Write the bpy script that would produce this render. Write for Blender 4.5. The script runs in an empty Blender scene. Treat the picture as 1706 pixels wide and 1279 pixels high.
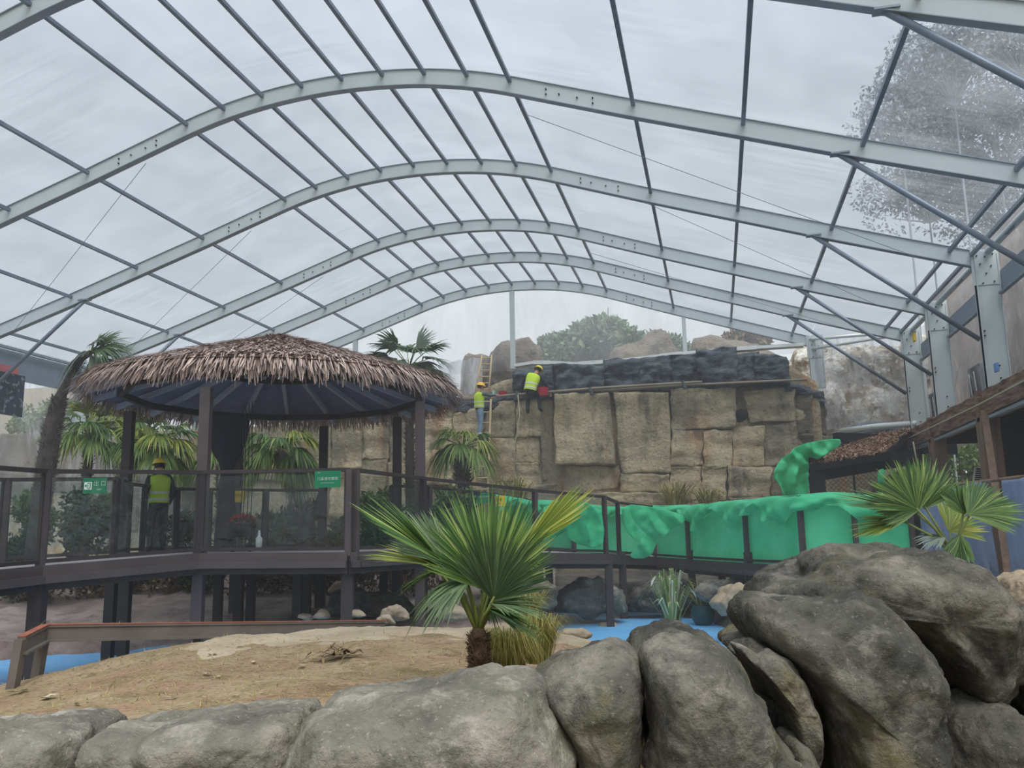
import bpy, math, random
from mathutils import Vector, noise, Matrix
random.seed(7)
sc = bpy.context.scene
COL = sc.collection
V = Vector

# ------------------------------------------------------------------ camera, sky, sun, exposure
FPX = 1457.648
TH, RO, YA = math.radians(9.8334), math.radians(-1.0322), math.radians(12.9001)
c_, s_ = math.cos(YA), math.sin(YA); ct, st = math.cos(TH), math.sin(TH); cr, sr = math.cos(RO), math.sin(RO)
R0 = V((c_, s_, 0)); U0 = V((st*s_, -st*c_, ct)); FW = V((-ct*s_, ct*c_, st))
CR = R0*cr + U0*sr; CU = U0*cr - R0*sr
EYE = V((0, 0, 1.6))
cam_d = bpy.data.cameras.new('camera'); cam = bpy.data.objects.new('camera', cam_d); COL.objects.link(cam)
cam_d.sensor_width = 36; cam_d.lens = FPX*36/1706; cam_d.clip_end = 400
m3 = Matrix((CR, CU, -FW)).transposed()
cam.matrix_world = Matrix.Translation(EYE) @ m3.to_4x4()
sc.camera = cam

world = bpy.data.worlds.new('overcast_sky'); sc.world = world; world.use_nodes = True
nt = world.node_tree; nt.nodes.clear()
o = nt.nodes.new('ShaderNodeOutputWorld'); bg = nt.nodes.new('ShaderNodeBackground')
tc = nt.nodes.new('ShaderNodeTexCoord'); sx = nt.nodes.new('ShaderNodeSeparateXYZ')
rz = nt.nodes.new('ShaderNodeMapRange'); rz.inputs['From Min'].default_value = .45; rz.inputs['From Max'].default_value = 1
rz.inputs['To Min'].default_value = 1.0; rz.inputs['To Max'].default_value = 2.0
nz = nt.nodes.new('ShaderNodeTexNoise'); nz.inputs['Scale'].default_value = 2.2; nz.inputs['Detail'].default_value = 4
cl = nt.nodes.new('ShaderNodeMapRange'); cl.inputs['From Min'].default_value = .35; cl.inputs['From Max'].default_value = .65
cl.inputs['To Min'].default_value = .93; cl.inputs['To Max'].default_value = 1.04
mu = nt.nodes.new('ShaderNodeMath'); mu.operation = 'MULTIPLY'
L = nt.links.new
L(tc.outputs['Generated'], sx.inputs[0]); L(sx.outputs['Z'], rz.inputs['Value'])
L(tc.outputs['Generated'], nz.inputs['Vector']); L(nz.outputs['Fac'], cl.inputs['Value'])
L(rz.outputs[0], mu.inputs[0]); L(cl.outputs[0], mu.inputs[1]); L(mu.outputs[0], bg.inputs['Strength'])
bg.inputs['Color'].default_value = (.735, .79, .83, 1)
L(bg.outputs[0], o.inputs[0])

sun_d = bpy.data.lights.new('sun', 'SUN'); sun = bpy.data.objects.new('sun', sun_d); COL.objects.link(sun)
sun_d.energy = 4.2; sun_d.angle = math.radians(50); sun_d.color = (1, .96, .9)
sun.rotation_euler = (math.radians(27), math.radians(12), math.radians(10))
sun.location = (0, 0, 30)

vs = sc.view_settings
vs.view_transform = 'Standard'; vs.look = 'None'; vs.gamma = 1; vs.use_curve_mapping = False; vs.exposure = 0.2
sc.cycles.max_bounces = 10; sc.cycles.transparent_max_bounces = 24; sc.cycles.diffuse_bounces = 4

# ------------------------------------------------------------------ pixel -> point helpers
def ray(px, py): return FW + CR*((px-853)/FPX) - CU*((py-639.5)/FPX)
def at(px, py, D): return EYE + ray(px, py)*D
def atX(px, py, X): r = ray(px, py); return EYE + r*(X/r.x)
def atY(px, py, Y): r = ray(px, py); return EYE + r*(Y/r.y)
def atZ(px, py, Z): r = ray(px, py); return EYE + r*((Z-1.6)/r.z)
def pt(px, D, z):
    r1 = ray(px, 0).z; r2 = ray(px, 1000).z
    py = (((z-1.6)/D) - r1)/(r2-r1)*1000
    return at(px, py, D)
RH = V((c_, s_, 0)); FH = V((-s_, c_, 0)); UP = V((0, 0, 1))

# ------------------------------------------------------------------ mesh helpers
class MB:
    def __init__(s): s.v = []; s.f = []
    def add(s, vs, fs):
        n = len(s.v); s.v += [V(v) for v in vs]; s.f += [tuple(i+n for i in f) for f in fs]
    def hexa(s, a):  # 8 points: bottom 4 ccw, top 4
        s.add(a, [(0,3,2,1),(4,5,6,7),(0,1,5,4),(1,2,6,5),(2,3,7,6),(3,0,4,7)])
    def box(s, c, sz, ax=None):
        c = V(c); X, Y, Z = ax or (V((1,0,0)), V((0,1,0)), V((0,0,1)))
        X = X*(sz[0]/2); Y = Y*(sz[1]/2); Z = Z*(sz[2]/2)
        s.hexa([c-X-Y-Z, c+X-Y-Z, c+X+Y-Z, c-X+Y-Z, c-X-Y+Z, c+X-Y+Z, c+X+Y+Z, c-X+Y+Z])
    def beam(s, a, b, w, h, up=UP):
        a = V(a); b = V(b); d = (b-a).normalized(); sd = d.cross(up)
        if sd.length < 1e-4: sd = V((1,0,0))
        sd.normalize(); u = sd.cross(d).normalized(); W = sd*(w/2); H = u*(h/2)
        s.hexa([a-W-H, a+W-H, b+W-H, b-W-H, a-W+H, a+W+H, b+W+H, b-W+H])
    def tube(s, pts, r, n=8, cap=True):
        pts = [V(p) for p in pts]; k = len(pts); rr = r if isinstance(r, (list, tuple)) else [r]*k
        base = len(s.v); prev = None
        for i, p in enumerate(pts):
            d = (pts[min(i+1, k-1)]-pts[max(i-1, 0)]).normalized()
            u = prev - d*prev.dot(d) if prev is not None else d.orthogonal()
            if u.length < 1e-5: u = d.orthogonal()
            u.normalize(); prev = u; w = d.cross(u)
            for j in range(n):
                t = 2*math.pi*j/n; s.v.append(p+(u*math.cos(t)+w*math.sin(t))*rr[i])
        for i in range(k-1):
            for j in range(n):
                a = base+i*n+j; b = base+i*n+(j+1) % n
                s.f.append((a, b, b+n, a+n))
        if cap:
            s.f.append(tuple(base+j for j in reversed(range(n)))); s.f.append(tuple(base+(k-1)*n+j for j in range(n)))
    def build(s, name, mat, parent=None, smooth=False, bevel=0, loc=None):
        me = bpy.data.meshes.new(name)
        if parent is not None: off = V(parent_loc(parent))
        elif loc is not None: off = V(loc)
        else:
            n = max(1, len(s.v)); off = V((sum(v.x for v in s.v)/n, sum(v.y for v in s.v)/n, min(v.z for v in s.v)))
        me.from_pydata([tuple(v-off) for v in s.v], [], s.f)
        me.materials.append(mat)
        if smooth: me.polygons.foreach_set('use_smooth', [True]*len(me.polygons))
        ob = bpy.data.objects.new(name, me); COL.objects.link(ob)
        if parent is not None:
            ob.parent = parent
        else: ob.location = off
        WL[ob.name] = off
        if bevel:
            b = ob.modifiers.new('bevel', 'BEVEL'); b.width = bevel; b.segments = 2; b.limit_method = 'ANGLE'
        return ob
WL = {}
def parent_loc(p): return WL[p.name]
def tag(o, label=None, cat=None, group=None, kind=None):
    if label: o['label'] = label
    if cat: o['category'] = cat
    if group: o['group'] = group
    if kind: o['kind'] = kind
    return o
def thing(name, loc, label=None, cat=None, group=None, kind=None):
    o = bpy.data.objects.new(name, None); COL.objects.link(o); o.location = loc; o.empty_display_size = .2
    WL[o.name] = V(loc)
    return tag(o, label, cat, group, kind)
def place_copy(src, dst_loc, label, rot=0, scale=1, group=None):
    r = src.copy(); COL.objects.link(r); r.location = dst_loc; r.rotation_euler = (0, 0, rot); r.scale = (scale,)*3
    WL[r.name] = V(dst_loc); r['label'] = label
    if group: r['group'] = group
    for ch in list(src.children):
        q = ch.copy(); COL.objects.link(q); q.parent = r
        for g in list(ch.children):
            h = g.copy(); COL.objects.link(h); h.parent = q
    return r
def fbm(p, f, o=4, seed=0):
    return noise.fractal(V(p)*f + V((seed*7.3, seed*3.1, seed*1.7)), .9, 2.1, o)

# ------------------------------------------------------------------ materials
def rgb(t):
    if max(t) > 1.0: t = [((v/255)/12.92 if v/255 < .04045 else ((v/255+.055)/1.055)**2.4) for v in t]
    return (*t[:3], 1)
def mat(name, cols, rough=.8, metal=0, scale=3, detail=6, bump=0, bscale=20, stretch=(1,1,1), island=False,
        over=(), spec=.3, lo=.3, hi=.7, translucent=0, bdist=.02, local=False, coat=0, bstretch=None):
    m = bpy.data.materials.new(name); m.use_nodes = True; t = m.node_tree; N = t.nodes; K = t.links.new
    b = N['Principled BSDF']; b.inputs['Roughness'].default_value = rough; b.inputs['Metallic'].default_value = metal
    b.inputs['Specular IOR Level'].default_value = spec; b.inputs['Coat Weight'].default_value = coat
    def coords(stv):
        mp = N.new('ShaderNodeMapping'); mp.inputs['Scale'].default_value = stv
        if local: q = N.new('ShaderNodeTexCoord').outputs['Object']
        else: q = N.new('ShaderNodeNewGeometry').outputs['Position']
        K(q, mp.inputs[0]); return mp.outputs[0]
    co = coords(stretch)
    if len(cols) == 1: 
        b.inputs['Base Color'].default_value = rgb(cols[0]); cur = None
    else:
        rmp = N.new('ShaderNodeValToRGB')
        if island:
            K(N.new('ShaderNodeNewGeometry').outputs['Random Per Island'], rmp.inputs[0]); l, h = 0, 1
        else:
            nn = N.new('ShaderNodeTexNoise'); nn.inputs['Scale'].default_value = scale; nn.inputs['Detail'].default_value = detail
            nn.inputs['Roughness'].default_value = .6
            K(co, nn.inputs['Vector']); K(nn.outputs['Fac'], rmp.inputs[0]); l, h = lo, hi
        e = rmp.color_ramp.elements; n = len(cols)
        e[0].position = l; e[0].color = rgb(cols[0]); e[1].position = h; e[1].color = rgb(cols[-1])
        for i in range(1, n-1):
            q = e.new(l+(h-l)*i/(n-1)); q.color = rgb(cols[i])
        cur = rmp.outputs[0]
    for (oc, osc, ol, oh, ostr, ostv) in over:
        nn = N.new('ShaderNodeTexNoise'); nn.inputs['Scale'].default_value = osc; nn.inputs['Detail'].default_value = 7
        nn.inputs['Roughness'].default_value = .65
        K(coords(ostv), nn.inputs['Vector'])
        mr = N.new('ShaderNodeMapRange'); mr.inputs['From Min'].default_value = ol; mr.inputs['From Max'].default_value = oh
        mr.inputs['To Max'].default_value = ostr; K(nn.outputs['Fac'], mr.inputs['Value'])
        mx = N.new('ShaderNodeMix'); mx.data_type = 'RGBA'; K(mr.outputs[0], mx.inputs[0])
        if cur is None: mx.inputs[6].default_value = rgb(cols[0])
        else: K(cur, mx.inputs[6])
        mx.inputs[7].default_value = rgb(oc); cur = mx.outputs[2]
    if cur is not None: K(cur, b.inputs['Base Color'])
    if bump:
        bn = N.new('ShaderNodeTexNoise'); bn.inputs['Scale'].default_value = bscale; bn.inputs['Detail'].default_value = 8
        bn.inputs['Roughness'].default_value = .65
        K(coords(bstretch or stretch), bn.inputs['Vector'])
        bp = N.new('ShaderNodeBump'); bp.inputs['Strength'].default_value = bump; bp.inputs['Distance'].default_value = bdist
        K(bn.outputs['Fac'], bp.inputs['Height']); K(bp.outputs[0], b.inputs['Normal'])
    if translucent:
        tr = N.new('ShaderNodeBsdfTranslucent'); ms = N.new('ShaderNodeMixShader'); ms.inputs[0].default_value = translucent
        if cur is not None: K(cur, tr.inputs[0])
        else: tr.inputs[0].default_value = rgb(cols[0])
        K(b.outputs[0], ms.inputs[1]); K(tr.outputs[0], ms.inputs[2]); K(ms.outputs[0], N['Material Output'].inputs[0])
    return m
def film(name, tint, haze0, haze1, scale=1.2, stretch=(1,1,1), rough=.25, gloss=.06, white=(.60,.63,.69), wr=False):
    m = bpy.data.materials.new(name); m.use_nodes = True; t = m.node_tree; N = t.nodes; K = t.links.new; N.clear()
    out = N.new('ShaderNodeOutputMaterial'); tr = N.new('ShaderNodeBsdfTransparent'); tr.inputs[0].default_value = (*tint, 1)
    tl = N.new('ShaderNodeBsdfTranslucent'); tl.inputs[0].default_value = (*white, 1)
    gl = N.new('ShaderNodeBsdfGlossy'); gl.inputs['Roughness'].default_value = rough
    g = N.new('ShaderNodeNewGeometry'); mp = N.new('ShaderNodeMapping'); mp.inputs['Scale'].default_value = stretch
    nz = N.new('ShaderNodeTexNoise'); nz.inputs['Scale'].default_value = scale; nz.inputs['Detail'].default_value = 6; nz.inputs['Distortion'].default_value = .6
    K(g.outputs['Position'], mp.inputs[0]); K(mp.outputs[0], nz.inputs['Vector'])
    mr = N.new('ShaderNodeMapRange'); mr.inputs['From Min'].default_value = .35; mr.inputs['From Max'].default_value = .7
    mr.inputs['To Min'].default_value = haze0; mr.inputs['To Max'].default_value = haze1
    if wr:   # wrinkle highlights put into the haze as fine streaks, in patches
        m2_ = N.new('ShaderNodeMapping'); m2_.inputs['Scale'].default_value = (.35, 7, 1.0); m2_.inputs['Rotation'].default_value = (0, 0, .25); K(g.outputs['Position'], m2_.inputs[0])
        n3 = N.new('ShaderNodeTexNoise'); n3.inputs['Scale'].default_value = 1.0; n3.inputs['Detail'].default_value = 4; K(m2_.outputs[0], n3.inputs['Vector'])
        n4 = N.new('ShaderNodeTexNoise'); n4.inputs['Scale'].default_value = .28; n4.inputs['Detail'].default_value = 1; K(g.outputs['Position'], n4.inputs['Vector'])
        pm = N.new('ShaderNodeMapRange'); pm.inputs['From Min'].default_value = .45; pm.inputs['From Max'].default_value = .65; pm.inputs['To Max'].default_value = .9; K(n4.outputs['Fac'], pm.inputs['Value'])
        sb_ = N.new('ShaderNodeMath'); sb_.operation = 'SUBTRACT'; sb_.inputs[1].default_value = .5; K(n3.outputs['Fac'], sb_.inputs[0])
        ml = N.new('ShaderNodeMath'); ml.operation = 'MULTIPLY_ADD'; K(sb_.outputs[0], ml.inputs[0]); K(pm.outputs[0], ml.inputs[1]); K(nz.outputs['Fac'], ml.inputs[2]); K(ml.outputs[0], mr.inputs['Value'])
    else: K(nz.outputs['Fac'], mr.inputs['Value'])
    m1 = N.new('ShaderNodeMixShader'); K(mr.outputs[0], m1.inputs[0]); K(tr.outputs[0], m1.inputs[1]); K(tl.outputs[0], m1.inputs[2])
    bp = N.new('ShaderNodeBump'); bp.inputs['Strength'].default_value = .6; bp.inputs['Distance'].default_value = .05
    n2 = N.new('ShaderNodeTexNoise'); n2.inputs['Scale'].default_value = 3; n2.inputs['Detail'].default_value = 3; K(mp.outputs[0], n2.inputs['Vector'])
    K(n2.outputs['Fac'], bp.inputs['Height']); K(bp.outputs[0], gl.inputs['Normal'])
    m2 = N.new('ShaderNodeMixShader'); m2.inputs[0].default_value = gloss
    K(m1.outputs[0], m2.inputs[1]); K(gl.outputs[0], m2.inputs[2]); K(m2.outputs[0], out.inputs[0])
    return m
M = {}
M['roof_film'] = film('roof_film', (.585,.61,.655), .06, .16, .7, (1,1,1), .3, .05, wr=True)
M['side_film'] = film('side_film', (.88,.90,.93), .05, .50, 1.6, (2.2,2.2,.45), .2, .10)
M['clear_film'] = film('clear_film', (.95,.965,.975), .04, .26, 1.0, (1,1,.4), .15, .04)
M['glass'] = film('glass', (.90,.93,.93), .0, .012, .8, (1,1,1), .03, .022)
M['steel'] = mat('painted_steel', [(176,187,190),(186,196,198)], rough=.55, scale=1.5, spec=.4)
M['steel_dark'] = mat('galvanised_tube', [(108,120,134),(132,144,156)], rough=.42, metal=.4, scale=2)
M['flange'] = mat('flange_steel', [(128,140,152),(146,157,166)], rough=.5, metal=.15, scale=2)
M['bolt'] = mat('bolt_black', [(35,38,42)], rough=.5)
M['brown_metal'] = mat('brown_painted_metal', [(66,58,60),(80,71,72)], rough=.5, scale=2, spec=.4)
M['dark_brown'] = mat('dark_post', [(46,41,43),(62,54,54)], rough=.55, scale=2)
M['thatch'] = mat('thatch', [(126,108,102),(166,146,136),(194,172,162),(220,200,188),(146,126,118)], rough=.95, island=True, spec=.1)
M['thatch_lifted'] = mat('thatch_under', [(138,144,170),(122,128,152)], rough=.95, scale=5, spec=.1)  # blue-grey haze lift of the dark underside put into the base colour
M['thatch_red'] = mat('thatch_reddish', [(122,96,80),(156,124,102),(180,150,126),(104,82,70)], rough=.95, island=True, spec=.1)
ROCKOV = (((76,76,72), 1.4, .50, .66, .65, (1,1,1)), ((128,134,104), 1.0, .54, .72, .6, (1,1,1)), ((190,184,174), 3.4, .54, .70, .6, (1,1,1)), ((88,86,80), 5, .52, .72, .45, (1,1,1)), ((70,68,64), 30, .54, .72, .5, (1,1,1)), ((206,200,190), 44, .58, .72, .4, (1,1,1)))
M['boulder'] = mat('boulder_grey', [(88,86,80),(118,115,106),(150,145,134)], rough=.92, scale=2.2, bump=1.0, bscale=14, bdist=.05, over=ROCKOV, spec=.15)
M['boulder_dark'] = mat('boulder_dark_grey', [(70,70,65),(94,92,85),(132,127,116)], rough=.92, scale=2.0, bump=1.0, bscale=13, bdist=.06,
    over=(((50,50,48), 1.5, .48, .62, .75, (1,1,1)), ((126,120,66), 1.1, .56, .70, .6, (1,1,1)), ((158,152,142), 3.4, .55, .70, .6, (1,1,1)), ((54,54,50), 5, .52, .72, .5, (1,1,1)), ((44,43,40), 30, .54, .72, .55, (1,1,1)), ((170,166,158), 40, .58, .72, .4, (1,1,1))), spec=.15)
M['boulder_tan'] = mat('boulder_tan', [(150,134,112),(176,160,138)], rough=.95, scale=3, bump=.8, bscale=24, over=(((120,106,90), 5, .5, .7, .5, (1,1,1)),), spec=.1)
M['pale_stone'] = mat('pale_stone', [(128,118,102),(160,148,128)], rough=.95, scale=4, bump=.4, bscale=25, spec=.1)
M['soil'] = mat('sandy_soil', [(128,112,88),(152,134,108),(174,158,132)], rough=1, scale=.9, bump=1, bscale=12, bdist=.06, spec=.05,
    over=(((146,114,96), .8, .48, .64, .7, (1,1,1)), ((106,100,66), 1.5, .53, .68, .6, (1,1,1)), ((112,94,70), 4, .54, .66, .6, (1,1,1)), ((84,70,52), 22, .54, .66, .7, (1,1,1)), ((206,194,170), 34, .58, .68, .55, (1,1,1))))
M['pool'] = mat('blue_pool_paint', [(96,170,228),(124,190,238)], rough=.35, scale=1.2, spec=.5, over=(((150,196,226), 2.2, .55, .7, .5, (1,1,1)), ((70,120,160), 1.5, .62, .75, .5, (1,1,1))))
M['bank'] = mat('pinkish_bank_rock', [(112,98,94),(146,132,126),(164,152,146)], rough=.95, scale=1.2, bump=1, bscale=9, bdist=.06, spec=.1,
    over=(((80,70,68), 2.2, .55, .7, .7, (1,1,2)), ((130,126,96), .8, .58, .72, .4, (1,1,1))))
M['ground'] = mat('outer_ground', [(110,100,84),(130,120,100)], rough=1, scale=1, bump=.3, bscale=8)
CL = (((168,122,82), .7, .52, .66, .7, (1.6,1,.5)), ((118,114,104), .8, .52, .66, .8, (1.4,1,.35)), ((218,204,166), .9, .54, .68, .7, (1,1,.7)), ((86,82,72), 3.2, .56, .70, .7, (1,1,.35)), ((132,132,98), 1.3, .58, .72, .6, (1,1,.5)), ((92,84,70), 9, .56, .68, .6, (1,1,1)))
M['ochre'] = mat('ochre_rock', [(166,152,122),(190,176,146),(212,198,166)], rough=.95, scale=.9, bump=1, bscale=5, bdist=.14, spec=.1, over=CL)
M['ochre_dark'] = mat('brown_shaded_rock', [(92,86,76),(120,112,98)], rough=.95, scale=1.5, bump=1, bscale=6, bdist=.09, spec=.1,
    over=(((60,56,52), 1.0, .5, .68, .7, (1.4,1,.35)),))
M['ochre_grey'] = mat('grey_brown_rock', [(136,128,110),(160,150,128),(180,168,142)], rough=.95, scale=.9, bump=1, bscale=5, bdist=.14, spec=.1, over=CL)
M['slate'] = mat('dark_slate_rock', [(64,72,80),(86,95,102),(112,120,124)], rough=.9, scale=1.5, bump=1, bscale=4, bdist=.15, spec=.2, stretch=(1,1,2.5),
    over=(((120,126,126), 1.6, .56, .72, .5, (1,1,2.5)), ((40,46,54), 3, .54, .68, .7, (1,1,1))))
M['far_rock'] = mat('far_grey_rock', [(112,104,96),(136,128,118)], rough=1, scale=.8, bump=1, bscale=2.5, bdist=.4, over=(((88,80,72), 1.5, .5, .66, .8, (1,1,.4)), ((160,154,144), 2.5, .55, .7, .5, (1,1,.6))))
M['slope'] = mat('slope_reflection_mottle', [(128,108,80),(192,182,164),(228,226,220)], rough=1, scale=1.3, lo=.40, hi=.58, bump=1, bscale=3, bdist=.3, over=(((96,86,62), 2.2, .54, .62, .75, (1,1,1)), ((240,240,236), 3.4, .55, .61, .85, (1,1,1))))  # white patches paint the plastic's reflections into the rock colour
M['bark_beam'] = mat('bark_faced_beam', [(92,70,60),(132,104,88),(162,134,116)], rough=.9, scale=3, bump=1, bscale=6, bdist=.06, stretch=(1,.5,5), over=(((100,96,60), 1.2, .62, .74, .4, (1,1,1)),))
M['timber'] = mat('brown_timber', [(100,80,68),(134,112,96)], rough=.8, scale=3, bump=.4, bscale=8, stretch=(3,3,.3))
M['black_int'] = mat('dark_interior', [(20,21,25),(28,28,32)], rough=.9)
M['tarp'] = mat('green_tarp', [(74,206,148),(88,216,160),(104,226,176)], rough=.6, scale=1.5, bump=.35, bscale=5, bdist=.03, translucent=.4, spec=.3)
M['cloth_blue'] = mat('grey_blue_cloth', [(112,126,152),(140,154,178)], rough=.9, scale=2.5, bump=.5, bscale=8, stretch=(2,2,.4), translucent=.1)
M['leaf'] = mat('palm_green', [(44,74,40),(66,98,50),(88,120,58),(116,142,78),(150,164,92)], rough=.5, island=True, translucent=.25, spec=.35)
M['leaf_y'] = mat('palm_yellow_green', [(96,120,44),(128,146,58),(160,166,80),(176,170,90)], rough=.5, island=True, translucent=.3, spec=.35)
M['leaf_b'] = mat('palm_bright', [(86,118,60),(120,148,76),(156,170,96)], rough=.5, island=True, translucent=.3)
M['leaf_d'] = mat('palm_dark_green', [(66,88,60),(90,112,78),(116,136,98)], rough=.55, island=True, translucent=.2)
M['leaf_grey'] = mat('palm_grey_green', [(108,122,110),(134,146,130),(90,104,96)], rough=.6, island=True, translucent=.2)
M['petiole'] = mat('petiole', [(88,104,52),(124,132,72)], rough=.5, scale=4)
M['trunk'] = mat('fibrous_trunk', [(44,34,26),(78,62,48),(104,86,68)], rough=1, scale=14, bump=1, bscale=30, bdist=.03)
M['fibre'] = mat('trunk_fibre', [(52,42,34),(84,68,54),(118,100,82)], rough=1, island=True)
M['trunk_grey'] = mat('grey_trunk', [(70,64,60),(98,90,84)], rough=1, scale=6, bump=1, bscale=20, bdist=.04)
M['shrub'] = mat('shrub_leaf', [(30,46,30),(48,66,40),(70,88,54)], rough=.6, island=True, translucent=.2)
M['shrub_l'] = mat('shrub_light_leaf', [(74,98,52),(104,124,70),(60,80,46)], rough=.6, island=True, translucent=.2)
M['dry'] = mat('dry_leaf', [(96,78,54),(66,58,40),(130,108,78)], rough=.9, island=True)
M['tree'] = mat('far_tree_leaf', [(96,116,92),(122,140,112),(76,96,78)], rough=.8, island=True, translucent=.2)
M['tree_hazed'] = mat('hazed_tree_leaf', [(160,170,174),(186,194,198)], rough=.8, island=True)  # haze of the roof film put into the pale grey leaf colour
M['grass'] = mat('dry_grass', [(150,140,78),(176,164,104),(112,116,58),(128,134,70)], rough=.8, island=True, translucent=.25)
M['strap'] = mat('strap_leaf', [(110,134,78),(140,158,100),(196,200,180)], rough=.5, island=True, translucent=.25)
M['white_tip'] = mat('wilted_tip', [(206,208,200),(186,190,176)], rough=.7, island=True, translucent=.2)
M['rust'] = mat('rusty_top', [(118,68,54),(140,86,68)], rough=.85, scale=6)
M['channel'] = mat('grey_channel', [(84,78,74),(104,97,92)], rough=.6, scale=3)
M['hivis'] = mat('hi_vis_lime', [(176,206,40),(192,220,60)], rough=.7, scale=6)
M['reflect'] = mat('reflective_tape', [(200,206,204)], rough=.4)
M['helmet'] = mat('yellow_helmet', [(226,178,36)], rough=.35, spec=.5)
M['helmet_y'] = mat('lemon_helmet', [(214,196,50)], rough=.35, spec=.5)
M['skin'] = mat('skin', [(186,142,118)], rough=.6)
M['fibre_grey'] = mat('grey_trunk_fibre', [(70,66,62),(98,92,86),(124,116,108)], rough=1, island=True)
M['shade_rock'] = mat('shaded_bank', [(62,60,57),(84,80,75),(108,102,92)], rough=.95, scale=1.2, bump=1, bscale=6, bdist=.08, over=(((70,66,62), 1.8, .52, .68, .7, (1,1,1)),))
M['rafter'] = mat('rafter_lifted', [(168,172,188),(184,188,204)], rough=.6, scale=2)  # rafters brightened likewise, haze lift carried by their colour
M['ledge'] = mat('pale_sprayed_concrete', [(138,126,104),(158,146,124),(174,162,140)], rough=1, scale=1.3, bump=1, bscale=10, bdist=.04, over=(((150,128,106), 2.0, .52, .68, .6, (1,1,1)), ((120,106,88), 16, .58, .70, .6, (1,1,1))))
M['thatch_bed'] = mat('thatch_bed', [(84,68,60),(112,92,82)], rough=1, scale=20, spec=.05)
M['hair'] = mat('black_hair', [(24,20,18)], rough=.7)
M['navy'] = mat('navy_workwear', [(30,34,46),(40,44,56)], rough=.9, scale=8, bump=.3, bscale=14)
M['darktr'] = mat('dark_trousers', [(34,44,46),(44,54,56)], rough=.9, scale=8, bump=.3, bscale=14)
M['jeans'] = mat('light_jeans', [(106,130,150),(130,152,170)], rough=.9, scale=8, bump=.3, bscale=14)
M['greysh'] = mat('grey_jumper', [(80,88,88),(96,104,104)], rough=.9, scale=8)
M['shoe'] = mat('dark_shoe', [(30,32,34)], rough=.7)
M['shoe_w'] = mat('pale_shoe', [(190,190,186)], rough=.7)
M['mask'] = mat('face_mask', [(180,200,216)], rough=.9)
M['sign_green'] = mat('sign_green', [(12,116,78)], rough=.4)
M['sign_yellow'] = mat('sign_yellow', [(224,190,30)], rough=.4)
M['white'] = mat('white_print', [(232,238,234)], rough=.5)
M['blackp'] = mat('black_print', [(30,30,28)], rough=.5)
M['bamboo'] = mat('bamboo', [(168,146,110),(190,170,134)], rough=.7, scale=5)
M['red'] = mat('red_plastic', [(170,44,54)], rough=.45)
M['redflower'] = mat('red_bract', [(180,40,36),(206,58,48)], rough=.6, island=True)
M['pot'] = mat('teal_pot', [(20,62,62),(28,76,74)], rough=.35, scale=4)
M['pipe'] = mat('scaffold_pipe', [(120,112,98),(140,132,116)], rough=.6, scale=3)
M['rope'] = mat('rope', [(168,162,140)], rough=.9)
M['ac'] = mat('ac_casing', [(104,114,120),(116,126,132)], rough=.6)
M['ac_dark'] = mat('ac_grille', [(48,56,64)], rough=.6)
M['stucco'] = mat('stained_stucco', [(166,152,146),(188,174,166),(204,194,190)], rough=.95, scale=.6, bump=.4, bscale=8, stretch=(1,1,.5),
    over=(((122,112,104), .8, .55, .7, .6, (1,1,.25)),))
M['tanwall'] = mat('tan_wall', [(150,142,128),(174,166,150)], rough=.95, scale=.8, stretch=(1,1,.3), over=(((128,134,116), .7, .5, .66, .6, (1,1,1)),))
M['band'] = mat('blue_grey_band', [(126,140,156),(140,152,166)], rough=.7, scale=1)
M['banner'] = mat('dark_banner', [(42,52,64),(60,72,84)], rough=.7, scale=6, over=(((130,140,146), 5, .56, .60, .9, (1,1,1)),))
M['redstrip'] = mat('red_banner', [(190,110,116)], rough=.7)
M['bluebag'] = mat('blue_bag', [(96,136,190)], rough=.5)
M['net'] = mat('dark_net', [(46,50,60),(60,64,74)], rough=.9, scale=30, bump=1, bscale=40, stretch=(1,1,3), bdist=.03)
M['wire'] = mat('wire', [(90,84,74)], rough=.6, metal=.5)
M['concrete'] = mat('pale_concrete', [(176,172,162),(192,188,178)], rough=.95, scale=3, bump=.2, bscale=12)
M['bottle'] = mat('white_bottle', [(200,206,206)], rough=.4)
M['spray'] = mat('teal_spray_bottle', [(120,180,176)], rough=.4)
M['paling'] = mat('sheet_strip', [(206,212,212),(222,226,224)], rough=.5, scale=3)
# ------------------------------------------------------------------ roof hall
XC = -6.65
PU = [0, .841, 1.69, 2.53, 3.355, 5.60, 7.46, 9.35, 11.60]
PZ = [10.41, 10.38, 10.29, 10.13, 9.90, 9.13, 8.52, 7.90, 7.20]
def prof(u):
    u = abs(u)
    if u >= PU[-1]: return PZ[-1]-(u-PU[-1])*.31
    for i in range(8):
        if u <= PU[i+1]:
            t = (u-PU[i])/(PU[i+1]-PU[i])
            if i < 4:
                m0 = [0, -.07, -.15, -.235, -.32][i]*(PU[i+1]-PU[i])*1.0; m1 = [0, -.07, -.15, -.235, -.32][i+1]*(PU[i+1]-PU[i])
                h = (2*t**3-3*t*t+1)*PZ[i]+(t**3-2*t*t+t)*m0+(-2*t**3+3*t*t)*PZ[i+1]+(t**3-t*t)*m1
                return h
            return PZ[i]+(PZ[i+1]-PZ[i])*t
FY = [2.1, 6.3, 10.5, 14.70, 18.90, 23.04, 26.08, 29.35]
HW = 12.2
names_f = ['roof frame standing above and behind the viewer', 'roof frame just in front of the viewer, overhead', 'nearest arched steel roof frame, cutting the top corners of the photo',
  'arched steel roof frame second from the viewer, crown near the top of the photo', 'arched steel roof frame third from the viewer, knee joint at the right edge', 'arched steel roof frame fourth from the viewer',
  'arched steel roof frame fifth from the viewer, just before the gable', 'last arched steel roof frame, above the rock cliff, with upright gable posts']
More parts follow.
